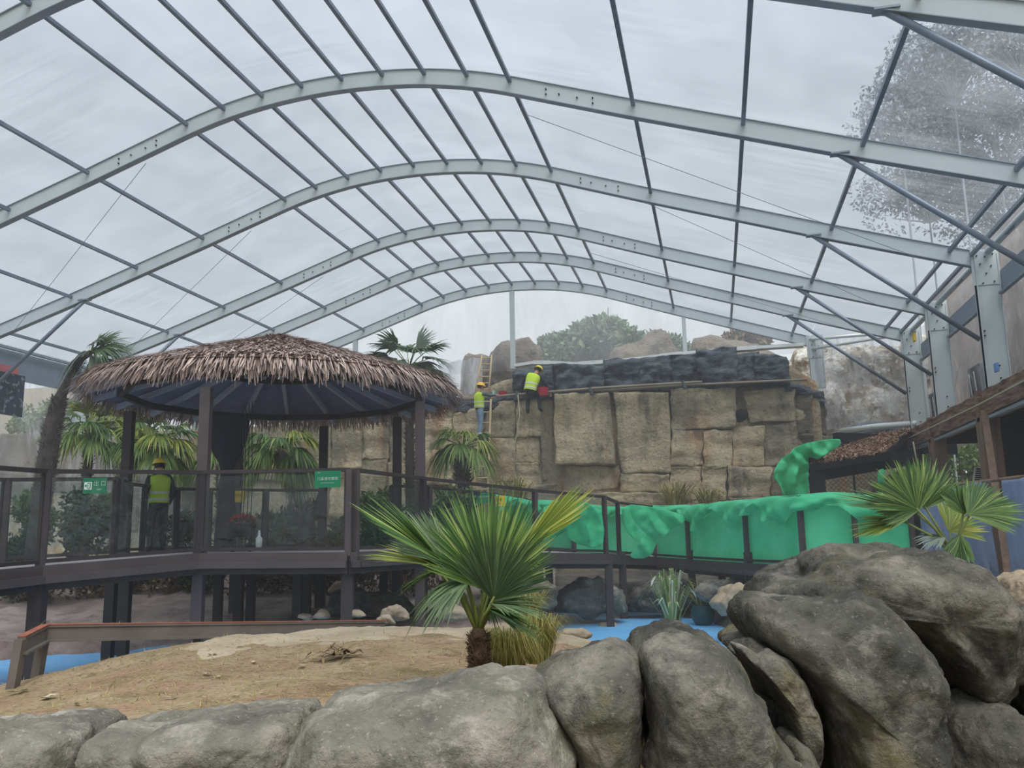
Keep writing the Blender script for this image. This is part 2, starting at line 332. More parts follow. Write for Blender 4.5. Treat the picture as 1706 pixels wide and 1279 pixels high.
def arch(k):
    Y = FY[k]; last = k == 7
    root = thing('arch_frame', (XC, Y, 0), names_f[k], 'roof frame', 'arched steel roof frames')
    uR = 9.9 if last else HW
    us = [-HW+.35*i for i in range(int((HW+uR)/.35)+1)]
    if us[-1] < uR-.01: us.append(uR)
    tf, wb, bf = MB(), MB(), MB()
    pts = []
    for i, u in enumerate(us):
        sl = (prof(u+.05)-prof(u-.05))/.1; n = V((-sl, 0, 1)).normalized()
        P = V((XC+u, Y, prof(u))); pts.append((P+n*.095, P-n*.235, n))
    def sweep(mb, f0, f1, hw):
        for i, (a, b, n) in enumerate(pts):
            A = f0(a, b); B = f1(a, b)
            mb.v += [A+V((0,-hw,0)), A+V((0,hw,0)), B+V((0,hw,0)), B+V((0,-hw,0))]
            if i:
                q = 4*i
                for j in range(4): mb.f.append((q-4+j, q-4+(j+1) % 4, q+(j+1) % 4, q+j))
        mb.f.append((3,2,1,0)); q = len(mb.v)-4; mb.f.append((q, q+1, q+2, q+3))
    sweep(tf, lambda a, b: a, lambda a, b: a+(b-a)*.04, .075)
    sweep(wb, lambda a, b: a+(b-a)*.04, lambda a, b: a+(b-a)*.96, .045)
    sweep(bf, lambda a, b: a+(b-a)*.96, lambda a, b: b, .075)
    tf.build('top_flange', M['flange'], root); wb.build('web', M['steel'], root); bf.build('bottom_flange', M['flange'], root)
    bl = MB()
    def bolt(P): bl.tube([P+V((0,-.075,0)), P+V((0,-.03,0))], .016, 6)
    for sgn in (-1, 1):
        for du, dn in ((-.52,-.03),(-.52,-.13),(-.28,-.08),(.05,-.08),(.33,-.03),(.33,-.13)):
            u = sgn*(4.55+du)
            if abs(u) < HW and u < uR: bolt(V((XC+u, Y, prof(u)+dn)))
    # columns and braces
    def column(X, z0, z1, dirn):
        c = MB(); w = .44
        c.box((X+dirn*w/2, Y, (z0+z1)/2), (w, .12, z1-z0))
        c.box((X+dirn*.008, Y, (z0+z1)/2), (.016, .2, z1-z0)); c.box((X+dirn*(w-.008), Y, (z0+z1)/2), (.016, .2, z1-z0))
        c.build('column', M['steel'], root)
        p = MB(); p.box((X+dirn*.2, Y-.07, z1-.28), (.52, .012, .75)); p.build('knee_plate', M['steel'], root)
        for dx, dz in ((.05,-.02),(.2,-.05),(.35,.0),(.1,-.2),(.3,-.25),(.2,-.4),(.12,-.6),(.33,-.58),(.05,-1.68),(.05,-1.58),(.25,-2.3),(.25,-2.55)):
            if z1+dz > z0: bolt(V((X+dirn*dx, Y-.02 if dz < -.7 else Y-.03, z1-.02+dz)))
    if not last:
        column(5.38, 4.28, 7.08, 1); 
    else:
        column(3.2, 6.1, 7.75, 1)
    column(-18.68, 4.9, 7.08, -1)
    for sgn in (-1, 1):
        if last and sgn > 0: continue
        b = MB(); x0 = XC+sgn*8.97; x1 = XC+sgn*12.0
        b.tube([V((x0, Y, prof(8.97)-.22)), V((x1, Y, 5.32))], .05, 10); b.build('brace_tube', M['steel_dark'], root, smooth=True)
        b = MB(); b.box((x0+sgn*.02, Y, prof(8.97)-.22), (.3, .17, .03), None); b.build('brace_plate', M['flange'], root)
    tag(bl.build('bolts', M['bolt'], root), kind='stuff')
    if last:
        for X, zt, zb, w in ((-6.67, 10.2, 7.35, .16), (-.735, 8.85, 7.5, .13), (-12.6, 8.85, 5.8, .16)):
            g = MB(); g.box((X, Y, (zt+zb)/2), (w, .12, zt-zb)); g.build('gable_post', M['steel'], root)
for k in range(8): arch(k)

ceil = thing('ceiling', (XC, 0, 7), kind='structure')
xs = sorted([s*u for u in PU[1:] for s in (-1, 1)]+[0]+[-12.5, 12.0])
for u in xs:
    for k in range(7):
        y0, y1 = FY[k], FY[k+1]
        if k == 6 and u > 9.8: continue
        b = MB(); b.box((XC+u, (y0+y1)/2, prof(u)), (.07, y1-y0-.10, .07)); b.build('purlin', M['steel_dark'], ceil)
def sheet(fn, nu, nv, amp, seed, nf=1.2):
    mb = MB()
    for j in range(nv+1):
        for i in range(nu+1):
            P, n = fn(i/nu, j/nv); mb.v.append(P+n*(fbm(P, nf, 3, seed)*amp))
    for j in range(nv):
        for i in range(nu):
            a = j*(nu+1)+i; mb.f.append((a, a+1, a+nu+2, a+nu+1))
    return mb
for k in range(7):
    y0, y1 = FY[k], FY[k+1]; uR = 9.9 if k == 6 else 12.3
    def fn(a, b):
        u = -12.6+(uR+12.6)*a; y = y0+(y1-y0)*b
        return V((XC+u, y, prof(u)+.11-.03*math.sin(math.pi*b))), UP
    sheet(fn, 90, 12, .03, k).build('roof_membrane', M['roof_film'], ceil, smooth=True)
# small corner membrane and ties between the last two frames on the right
b = MB(); b.add([V((3.25, 29.35, 7.75)), V((5.4, 26.08, 7.2)), V((3.25, 26.08, prof(9.9)+.1))], [(0,1,2)]); b.build('corner_membrane', M['roof_film'], ceil)
for z0, z1 in ((7.72, 7.12), (7.4, 7.05)):
    b = MB(); b.tube([(3.3, 29.3, z0), (5.4, 26.2, z1)], .045, 8); b.build('eave_tie', M['paling'], ceil, smooth=True)
for k in range(3, 6):
    b = MB(); b.tube([(XC+PU[4]+(.3 if k % 2 else 1.6), FY[k]+.1, prof(4.5)-.25), (XC+11.0, FY[k+1]-.1, prof(11)-.3)], .006, 4); b.build('tie_cable', M['steel_dark'], ceil)
    b = MB(); b.tube([(XC-PU[4]-1.0, FY[k]+.1, prof(4.5)-.25), (XC-11.0, FY[k+1]-.1, prof(11)-.3)], .006, 4); b.build('tie_cable', M['steel_dark'], ceil)

# gable film under the last frame
gab = sheet(lambda a, b: (V((XC-12.2+22.0*a, 29.42, (5.9 if a < .25 else 7.3)*(1-b)+(prof(-12.2+22.0*a)-.1)*b)), V((0,1,0))), 60, 10, .05, 3, .8)
tag(gab.build('gable_membrane', M['clear_film'], ceil, smooth=True))

# right side wall: girts, film, eave gutter
wr = thing('wall_right', (5.75, 20, 4.3), kind='structure')
for k in range(1, 6):
    b = MB(); b.box((5.86, (FY[k]+FY[k+1])/2, 6.47), (.04, FY[k+1]-FY[k]-.1, .46)); b.build('girt', M['band'], wr)
    b = MB(); b.beam((5.8, FY[k]+.2, 6.23), (5.8, FY[k+1]-.1, 6.23), .09, .05); b.build('girt_flange', M['flange'], wr)
    y0, y1 = FY[k], FY[k+1]
    f = sheet(lambda a, c: (V((5.92, y0+(y1-y0)*a, 4.3+2.9*c)), V((1,0,0))), 26, 22, .07, 20+k, 2.2); f.build('side_membrane', M['side_film'], wr, smooth=True)
    b = MB(); b.tube([(5.66, y0+.1, 7.12), (5.66, y1-.1, 7.12)], .07, 8); b.build('rolled_film_edge', M['steel'], wr, smooth=True)
f = sheet(lambda a, c: (V((3.35, 29.3, 4.75))*(1-a)*(1-c)+V((5.4, 26.2, 4.45))*a*(1-c)+V((3.35, 29.3, 7.7))*(1-a)*c+V((5.4, 26.2, 7.1))*a*c, V((.8,.6,0))), 26, 22, .07, 31, 2.0)
f.build('corner_side_membrane', M['side_film'], wr, smooth=True)
b = MB(); b.tube([(3.9, 28.6, 4.62), (4.6, 27.4, 4.58), (5.5, 26.0, 4.47)], .08, 8); b.build('rolled_film_foot', M['paling'], wr, smooth=True)

# left side wall
wl = thing('wall_left', (-18.8, 20, 0), kind='structure')
for k in range(2, 7):
    b = MB(); b.box((-18.95, (FY[k]+FY[k+1])/2, 6.54), (.04, FY[k+1]-FY[k]-.1, .78)); b.build('girt', M['band'], wl)
    b = MB(); b.box((-18.8, (FY[k]+FY[k+1])/2, 6.96), (.1, FY[k+1]-FY[k]-.1, .07)); b.build('eave_rail', M['flange'], wl)
    y0, y1 = FY[k], FY[k+1]
    sheet(lambda a, c: (V((-19.0, y0+(y1-y0)*a, 1.5+5.6*c)), V((1,0,0))), 20, 16, .05, 40+k, 1.5).build('side_membrane', M['side_film'], wl, smooth=True)

# outside walls and ground
b = MB(); b.box((7.45, 22.6, 6.6), (.3, 18.2, 5.0)); w2 = b.build('wall_outer_right', M['stucco']); tag(w2, kind='structure')
b = MB(); b.box((-39.5, 33.5, 4.2), (25, .3, 8.8)); tag(b.build('wall_back_left', M['tanwall']), kind='structure')
b = MB(); b.box((0, 30, -.9), (160, 160, .4)); tag(b.build('ground', M['ground']), kind='structure')

# ------------------------------------------------------------------ terrain
def ground_mesh(name, rows, matl, amp, freq, seed, nu, nv, kind='structure', n_amp2=0):
    # rows: list of curves (each a list of 3D points from left to right), lofted front to back
    def lerpc(c, t):
        t *= len(c)-1; i = min(int(t), len(c)-2); f = t-i; return c[i]*(1-f)+c[i+1]*f
    def cat(P, t):  # catmull over rows
        t *= len(P)-1; i = min(int(t), len(P)-2); f = t-i
        p0, p1, p2, p3 = P[max(i-1,0)], P[i], P[i+1], P[min(i+2, len(P)-1)]
        return (p1*2+(p2-p0)*f+(p0*2-p1*5+p2*4-p3)*f*f+(p1*3-p0-p2*3+p3)*f**3)*.5
    mb = MB()
    for j in range(nv+1):
        for i in range(nu+1):
            P = cat([lerpc(c, i/nu) for c in rows], j/nv)
            mb.v.append(P+UP*(fbm(P, freq, 4, seed)*amp+fbm(P, freq*5, 3, seed+1)*n_amp2))
    for j in range(nv):
        for i in range(nu):
            a = j*(nu+1)+i; mb.f.append((a, a+1, a+nu+2, a+nu+1))
    return tag(mb.build(name, matl, smooth=True), kind=kind)
b = MB()
b.add([pt(-500, 9, -.34), pt(2300, 9, -.34), pt(2300, 24, -.34), pt(-700, 24, -.34)], [(0,1,2,3)])
tag(b.build('floor', M['pool']), kind='structure')
# foreground mound
cols = [(-420, 7.0, .36), (-100, 7.3, .38), (0, 7.5, .42), (100, 7.7, .485), (200, 7.9, .56), (300, 8.2, .63), (450, 8.7, .655), (600, 9.2, .655), (750, 9.4, .64), (860, 9.4, .62), (940, 9.3, .57), (1000, 9.0, .49), (1060, 8.6, .40), (1160, 8.0, .30)]
rows = []
rows.append([pt(px, 3.6, .3) for px, D, z in cols])
rows.append([pt(px, 4.2, .60 if px < 500 else .66) for px, D, z in cols])
rows.append([pt(px, 5.2, z*.45+.37) for px, D, z in cols])
rows.append([pt(px, D*.82, z*.9+.06) for px, D, z in cols])
rows.append([pt(px, D, z) for px, D, z in cols])
rows.append([pt(px, D+.8, z-.28) for px, D, z in cols])
rows.append([pt(px, D+2.2, -.5) for px, D, z in cols])
mound = ground_mesh('floor_sandy_mound', rows, M['soil'], .05, 1.1, 4, 150, 110, n_amp2=.012)
mv = [v.co+mound.location for v in mound.data.vertices]; b = MB(); u0, u1, v0, v1 = 52, 151, 54, 92
for j in range(v0, v1+1):
    for i in range(u0, u1):
        P = mv[j*151+i]; e = min((j-v0)/9, (v1-j)/5, (i-u0)/14, 1); e = max(0, e)
        h = -.05+.075*min(1, max(0, e*1.5-.35+1.1*noise.noise(P*1.4)+.5*noise.noise(P*4))); b.v.append(P+UP*h)
w_ = u1-u0
for j in range(v1-v0):
    for i in range(w_-1): a = j*w_+i; b.f.append((a, a+1, a+w_+1, a+w_))
tag(b.build('floor_pale_ledge', M['ledge'], smooth=True), kind='structure')
# rock bank beyond the pool on the left
cols = [(-500, 14.3, 19, .25), (-100, 14.6, 19.5, .25), (120, 15.6, 20, .28), (300, 16.6, 20.5, .38), (450, 16.0, 20.5, .38), (560, 14.6, 20.5, .32), (640, 12.2, 20.5, .20), (760, 11.6, 20.5, .1), (860, 11.8, 20.5, .0), (925, 13.2, 21, -.1)]
rows = [[pt(px, a-.5, -.55) for px, a, b_, z in cols], [pt(px, a, -.36) for px, a, b_, z in cols], [pt(px, a+1.1, -.1+.05) for px, a, b_, z in cols], [pt(px, (a+b_)/2+.6, z*.55) for px, a, b_, z in cols], [pt(px, b_, z) for px, a, b_, z in cols], [pt(px, b_+3, z+.5) for px, a, b_, z in cols], [pt(px, b_+8, z+.9) for px, a, b_, z in cols]]
ground_mesh('floor_rock_bank', rows, M['bank'], .13, .8, 9, 130, 70, n_amp2=.03)
# sand behind right of pool, toward the covered walkway
cols = [(900, 22.5, .0), (1000, 23, .1), (1100, 22, .1), (1180, 19.5, .05), (1230, 17.5, .1), (1300, 15, .3), (1500, 13, .45), (1720, 11.5, .5), (2000, 10, .5)]
rows = [[pt(px, D-.8, -.6) for px, D, z in cols], [pt(px, D, z*.3-.25) for px, D, z in cols], [pt(px, D+1.2, z) for px, D, z in cols], [pt(px, D+6, z+.35) for px, D, z in cols], [pt(px, D+12, z+.8) for px, D, z in cols]]
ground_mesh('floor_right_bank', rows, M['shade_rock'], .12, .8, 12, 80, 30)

# ------------------------------------------------------------------ rocks
def resample(poly, n):
    L_ = [(poly[(i+1) % len(poly)]-poly[i]).length for i in range(len(poly))]; T = sum(L_); out = []; i = 0; acc = 0
    for k in range(n):
        d = T*k/n
        while acc+L_[i] < d: acc += L_[i]; i += 1
        f = (d-acc)/max(L_[i], 1e-6); out.append(poly[i]*(1-f)+poly[(i+1) % len(poly)]*f)
    return out
def chaikin(p, it):
    for _ in range(it):
        q = []
        for i in range(len(p)): a, b = p[i], p[(i+1) % len(p)]; q += [a*.75+b*.25, a*.25+b*.75]
        p = q
    return p
def inflate(poly, depth, profile, n, amp, freq, seed, smooth_it=2, crease=0, tilt=None, detail=.0):
    """poly: 3D outline; depth: vector of half thickness; profile: [(scale, depth factor)] from the front pole to the back pole"""
    P = resample(chaikin(poly, smooth_it) if smooth_it else poly, n)
    C = sum(P, V())/n
    mb = MB(); dl = depth.length; dn = depth.normalized()
    def disp(p, out):
        k = (fbm(p, freq, 4, seed)-.10)*amp+(.0 if amp < .04 else (abs(noise.noise(p*freq*1.9+V((seed,0,3))))-.25)*amp*.9)
        if amp > .045: k += (fbm(p, freq*3.1, 3, seed+4))*amp*.28
        if crease:
            r = abs(noise.noise(V(p)*freq*1.1+V((seed*5, 3, seed)))); k -= crease*max(0, .16-r)/.16
        if detail: k += fbm(p, freq*7, 3, seed+2)*detail
        return p+out*k
    f0 = C+depth*profile[0][1]; mb.v.append(disp(f0, -dn))
    rows = profile[1:-1]
    for s, dd in rows:
        for p in P:
            q = C+(p-C)*s+depth*dd; o = ((p-C).normalized()*max(.0, 1-abs(dd))+dn*dd)
            o = o.normalized() if o.length > 1e-4 else dn
            mb.v.append(disp(q, o))
    b0 = C+depth*profile[-1][1]; mb.v.append(disp(b0, dn))
    for i in range(n): mb.f.append((0, 1+(i+1) % n, 1+i))
    for r in range(len(rows)-1):
        for i in range(n):
            a = 1+r*n+i; b = 1+r*n+(i+1) % n; mb.f.append((a, b, b+n, a+n))
    q = 1+(len(rows)-1)*n; e = len(mb.v)-1
    for i in range(n): mb.f.append((q+i, q+(i+1) % n, e))
    return mb
def round_prof(m, e1=.62, e2=1.0, back=1.0):
    out = []
    for i in range(m+1):
        a = -math.pi/2+math.pi*i/m
        s = abs(math.cos(a))**e1 if 0 < i < m else 0; d = math.copysign(abs(math.sin(a))**e2, a)
        out.append((s, d if d < 0 else d*back))
    return out
BOX = [(0,-1),(.3,-1.0),(.6,-1),(.8,-.98),(.9,-.94),(.96,-.82),(1,-.55),(1.0,0),(1,1),(0,1)]
def boulder(px, D, thick, matn, seed, label, name='boulder', cat='boulder', group=None, n=150, m=80, amp=.10, freq=1.6, crease=0, e1=.62, detail=.02, parent=None, sm=2):
    poly = [at(x, y, D) for x, y in px]
    if amp >= .1 and D < 7: amp *= .42
    mb = inflate(poly, FH*thick, round_prof(m, e1), n, amp, freq, seed, sm, crease, detail=detail)
    return tag(mb.build(name, M[matn], smooth=True), label, cat, group)

boulder([(-160,1230),(-60,1200),(60,1192),(150,1192),(176,1206),(180,1300),(180,1460),(-160,1460)], 4.3, .55, 'boulder', 1, 'pitted grey boulder cut by the bottom left corner of the photo', amp=.14, e1=.34, sm=1)
boulder([(160,1230),(176,1196),(260,1186),(400,1174),(500,1166),(528,1174),(536,1240),(530,1300),(520,1460),(170,1460)], 4.25, .55, 'boulder', 2, 'long low grey boulder with dark pits, second from the bottom left', amp=.14, crease=.05, e1=.34, sm=1)
boulder([(450,1300),(500,1215),(528,1168),(560,1156),(640,1146),(760,1130),(865,1118),(896,1128),(925,1180),(948,1222),(962,1262),(965,1460),(440,1460)], 4.0, .6, 'boulder', 3, 'broad smooth light grey boulder at the bottom centre, in front of the small palm', amp=.14, e1=.38, sm=1)
boulder([(882,1125),(905,1098),(955,1074),(1005,1060),(1045,1066),(1062,1090),(1056,1180),(1052,1290),(1050,1420),(930,1420),(950,1290),(925,1180)], 4.35, .6, 'boulder_dark', 4, 'dark grey boulder between the broad light boulder and the tall mossy one', amp=.12, e1=.5)
boulder([(1048,1090),(1058,1052),(1105,1038),(1160,1044),(1205,1070),(1240,1115),(1275,1180),(1294,1225),(1280,1262),(1260,1300),(1240,1420),(1040,1420),(1040,1260),(1052,1160)], 4.3, .65, 'boulder_dark', 5, 'tall rounded grey boulder with yellow green moss stains, right of centre', amp=.16, e1=.55)
boulder([(1200,1058),(1245,1054),(1290,1078),(1320,1108),(1338,1170),(1352,1245),(1345,1300),(1300,1290),(1290,1215),(1265,1140),(1235,1095)], 4.55, .45, 'boulder_dark', 6, 'narrow cracked slab of rock wedged behind the mossy boulder', amp=.14, crease=.08, e1=.6)
boulder([(1150,1300),(1165,1262),(1230,1240),(1300,1236),(1330,1262),(1345,1420),(1120,1420)], 4.0, .4, 'boulder_dark', 7, 'low dark rock under the mossy boulder at the bottom edge', amp=.12)
boulder([(1300,1215),(1330,1225),(1350,1255),(1375,1330),(1360,1420),(1310,1420),(1300,1260)], 4.2, .3, 'boulder_dark', 17, 'small dark rock filling the gap at the bottom edge between two big boulders', amp=.04)
boulder([(1228,1015),(1245,990),(1330,992),(1410,984),(1450,1000),(1490,1045),(1528,1085),(1534,1170),(1540,1300),(1550,1420),(1360,1420),(1350,1270),(1325,1160),(1290,1090),(1248,1055)], 4.75, .7, 'boulder_dark', 8, 'big jutting dark boulder in front, right, under the overhanging one', amp=.16, e1=.55, crease=.04)
boulder([(1243,988),(1256,962),(1308,945),(1325,925),(1380,914),(1480,908),(1560,916),(1610,938),(1632,975),(1665,1020),(1682,1065),(1672,1110),(1630,1180),(1560,1190),(1500,1100),(1440,1020),(1340,1008),(1270,1000)], 5.5, .85, 'boulder_dark', 9, 'largest boulder, overhanging grey rock at the right in front of the fan palm', amp=.20, e1=.55, crease=.04, n=160)
boulder([(1530,1190),(1560,1150),(1640,1140),(1680,1175),(1712,1240),(1740,1420),(1560,1420),(1535,1290)], 5.0, .6, 'boulder_dark', 10, 'greenish grey boulder below the overhanging rock, bottom right', amp=.14, crease=.05)
boulder([(1655,1060),(1672,1024),(1706,1014),(1800,1020),(1860,1100),(1860,1420),(1740,1400),(1700,1240),(1668,1140)], 5.4, .6, 'boulder_dark', 11, 'dark boulder cut by the right edge of the photo', amp=.14)
boulder([(1670,1022),(1668,985),(1680,958),(1706,948),(1745,955),(1770,990),(1768,1022),(1720,1028)], 6.6, .35, 'boulder_tan', 12, 'small round tan boulder at the right edge of the photo', amp=.04)
boulder([(1195,1060),(1215,1042),(1245,1036),(1262,1060),(1240,1085),(1205,1080)], 5.4, .25, 'boulder_dark', 13, 'grey rock end showing just left of the big jutting boulder', amp=.03)
# ledge rocks under the boulders so nothing hangs
for i, (px, D, lab) in enumerate([([(-200,1380),(700,1380),(700,1800),(-200,1800)], 4.3, 'dark rock base under the boulders at the left'), ([(650,1330),(1250,1300),(1250,1800),(650,1800)], 4.5, 'dark rock base under the boulders in the middle'), ([(1200,1190),(1850,1150),(1900,1750),(1200,1750)], 5.2, 'dark rock base under the boulders at the right')]):
    boulder(px, D, .45, 'boulder_dark', 60+i, lab, name='boulder', cat='rock', amp=.05, e1=.4, n=80, m=24)
# stones round the pool
for px, D, t, lab, mt_, nm in [
   ([(632,1030),(640,1010),(665,1005),(682,1018),(684,1034)], 11.5, .16, 'pale tan stone at the near edge of the sand, right end of the steel channel', 'pale_stone', 'stone'),
   ([(625,1040),(632,1025),(650,1022),(662,1034),(660,1042)], 11.0, .1, 'small pale stone leaning on the larger tan one', 'pale_stone', 'stone'),
   ([(728,1022),(745,1010),(772,1012),(790,1024),(780,1034),(732,1034)], 12.5, .18, 'pale stone partly behind the small palm', 'pale_stone', 'stone'),
   ([(495,1030),(503,1021),(518,1024),(524,1032)], 13.5, .12, 'small grey white stone beside the dark twin posts', 'pale_stone', 'stone'),
   ([(518,1030),(530,1018),(545,1016),(550,1030)], 13.3, .12, 'grey white stone, second from the dark twin posts', 'pale_stone', 'stone'),
   ([(576,1028),(585,1017),(602,1016),(612,1028)], 13.0, .12, 'grey white stone under the rail corner', 'pale_stone', 'stone'),
   ([(546,982),(556,969),(570,966),(578,978),(572,988),(550,988)], 19.5, .2, 'yellowish stone on the bank behind the deck posts', 'boulder_tan', 'stone'),
   ([(935,1052),(950,1046),(975,1047),(990,1058),(970,1066),(938,1064)], 9.2, .14, 'flat pale rock behind the boulders at the pool edge', 'pale_stone', 'stone'),
   ([(548,1010),(556,990),(580,978),(640,985),(680,990),(700,1012),(690,1028),(552,1028)], 16.5, .5, 'dark purple brown rock hollow under the deck', 'boulder_dark', 'boulder'),
   ([(925,1010),(930,985),(960,968),(1000,966),(1035,975),(1045,1010),(1040,1022),(930,1022)], 19.5, .5, 'shaded grey boulder behind the far support posts', 'boulder', 'boulder'),
   ([(1040,1016),(1046,985),(1080,965),(1130,962),(1160,985),(1165,1012),(1100,1018)], 20.5, .5, 'shaded grey boulder behind the white tipped plant', 'boulder_dark', 'boulder'),
   ([(1150,990),(1170,968),(1215,960),(1260,965),(1275,1000),(1180,1010)], 18.5, .4, 'grey boulder under the ramp beside the potted plant', 'boulder', 'boulder'),
   ([(1185,1010),(1200,985),(1230,968),(1270,975),(1285,1020),(1210,1026)], 15.5, .4, 'pale sandy rock right of the green pot', 'boulder_tan', 'boulder'),
   ([(860,1010),(862,985),(885,972),(920,975),(930,1005),(915,1018)], 17.0, .3, 'small shaded boulder between the deck posts', 'boulder_dark', 'boulder')]:
    boulder(px, D, t, mt_, sum(map(ord, lab)) % 50, lab, name=nm, cat='rock', n=56, m=28, amp=.16 if t >= .3 else .04, freq=1.4 if t >= .3 else 4, detail=.01 if t >= .3 else 0, e1=.42 if t >= .3 else .6, sm=1)

# ------------------------------------------------------------------ cliff
cl_ = thing('rock_cliff', (-3, 28.6, -.3), 'tall artificial cliff of ochre rock blocks with an unpainted dark top, behind the walkway', 'cliff')
# backing mass
b = MB(); prof_top = [(-34, 5.6), (-16, 5.7), (-10.5, 5.9), (-8.5, 6.3), (-6.8, 6.9), (-3, 7.1), (2.0, 7.2), (3.3, 6.2)]
nx, nzn = 120, 40
def topz(x):
    for i in range(len(prof_top)-1):
        a, c = prof_top[i], prof_top[i+1]
        if a[0] <= x <= c[0]: return a[1]+(c[1]-a[1])*(x-a[0])/(c[0]-a[0])
    return prof_top[-1][1]
for j in range(nzn+1):
    for i in range(nx+1):
        x = -34+37.35*i/nx; z = -.8+(topz(x)+.8)*j/nzn; P = V((x, 28.84, z)); P.y += fbm(P, .5, 4, 2)*.10-.05; b.v.append(P)
for j in range(nzn):
    for i in range(nx): a = j*(nx+1)+i; b.f.append((a, a+1, a+nx+2, a+nx+1))
k0 = len(b.v)
for i in range(nx+1): x = -34+37.35*i/nx; b.v.append(V((x, 31.5, topz(x)-.2)))
for i in range(nx): a = nzn*(nx+1)+i; b.f.append((a, a+1, k0+i+1, k0+i))
b.build('backing', M['ochre_grey'], cl_, smooth=True)
def block(q, proud, mt_='ochre', seed=0, Y=28.9, amp=.06, nu=16, nv=16, bev=.024, tilt=(0,0)):
    """q: four corners bl, br, tr, tl in the picture, standing proud of the cliff plane"""
    proud *= .8; Y1 = Y-proud; P = [atY(x, y, Y1) for x, y in q]; mb = MB(); r = random.Random(seed*13+5)
    def pos(u, v):
        p = (P[0]*(1-u)+P[1]*u)*(1-v)+(P[3]*(1-u)+P[2]*u)*v
        e = min(u, 1-u)*(P[1]-P[0]).length; e2 = min(v, 1-v)*(P[3]-P[0]).length; w = min(e, e2)
        jx = .06*noise.noise(V((v*4+seed, u*2, 1.3))); jz = .06*noise.noise(V((u*4, v*2+seed, 7.1)))
        p = p+V((jx, 0, jz))
        bv = max(0, 1-w/(bev*1.6)); y = bev*bv*bv+(u-.5)*tilt[0]+(v-.5)*tilt[1]
        y -= fbm(p, .9, 4, seed)*amp+abs(noise.noise(p*2.3+V((seed,0,0))))*amp*.9+fbm(V((p.x*.8, p.y, p.z*3.5)), 2.2, 3, seed+1)*amp*.35
        st = noise.noise(V((p.x*.35, seed, p.z*2.2))); y += (.05 if st > .12 else 0)
        p.y += y; return p
    us = [0, .02, .05, .1]+[.1+.8*i/(nu-6) for i in range(1, nu-6)]+[.9, .95, .98, 1]; vs_ = us
    m = len(us)
    for v in vs_:
        for u in us: mb.v.append(pos(u, v))
    for j in range(m-1):
        for i in range(m-1): a = j*m+i; mb.f.append((a, a+1, a+m+1, a+m))
    ring = [i for i in range(m)]+[j*m+m-1 for j in range(1, m)]+[(m-1)*m+i for i in range(m-2, -1, -1)]+[j*m for j in range(m-2, 0, -1)]
    b0 = len(mb.v)
    for i in ring: p = mb.v[i].copy(); p.y = Y+.25; mb.v.append(p)
    k = len(ring)
    for i in range(k): mb.f.append((ring[i], b0+i, b0+(i+1) % k, ring[(i+1) % k]))
    ob = mb.build('rock_block', M[mt_], cl_, smooth=True)
    return ob
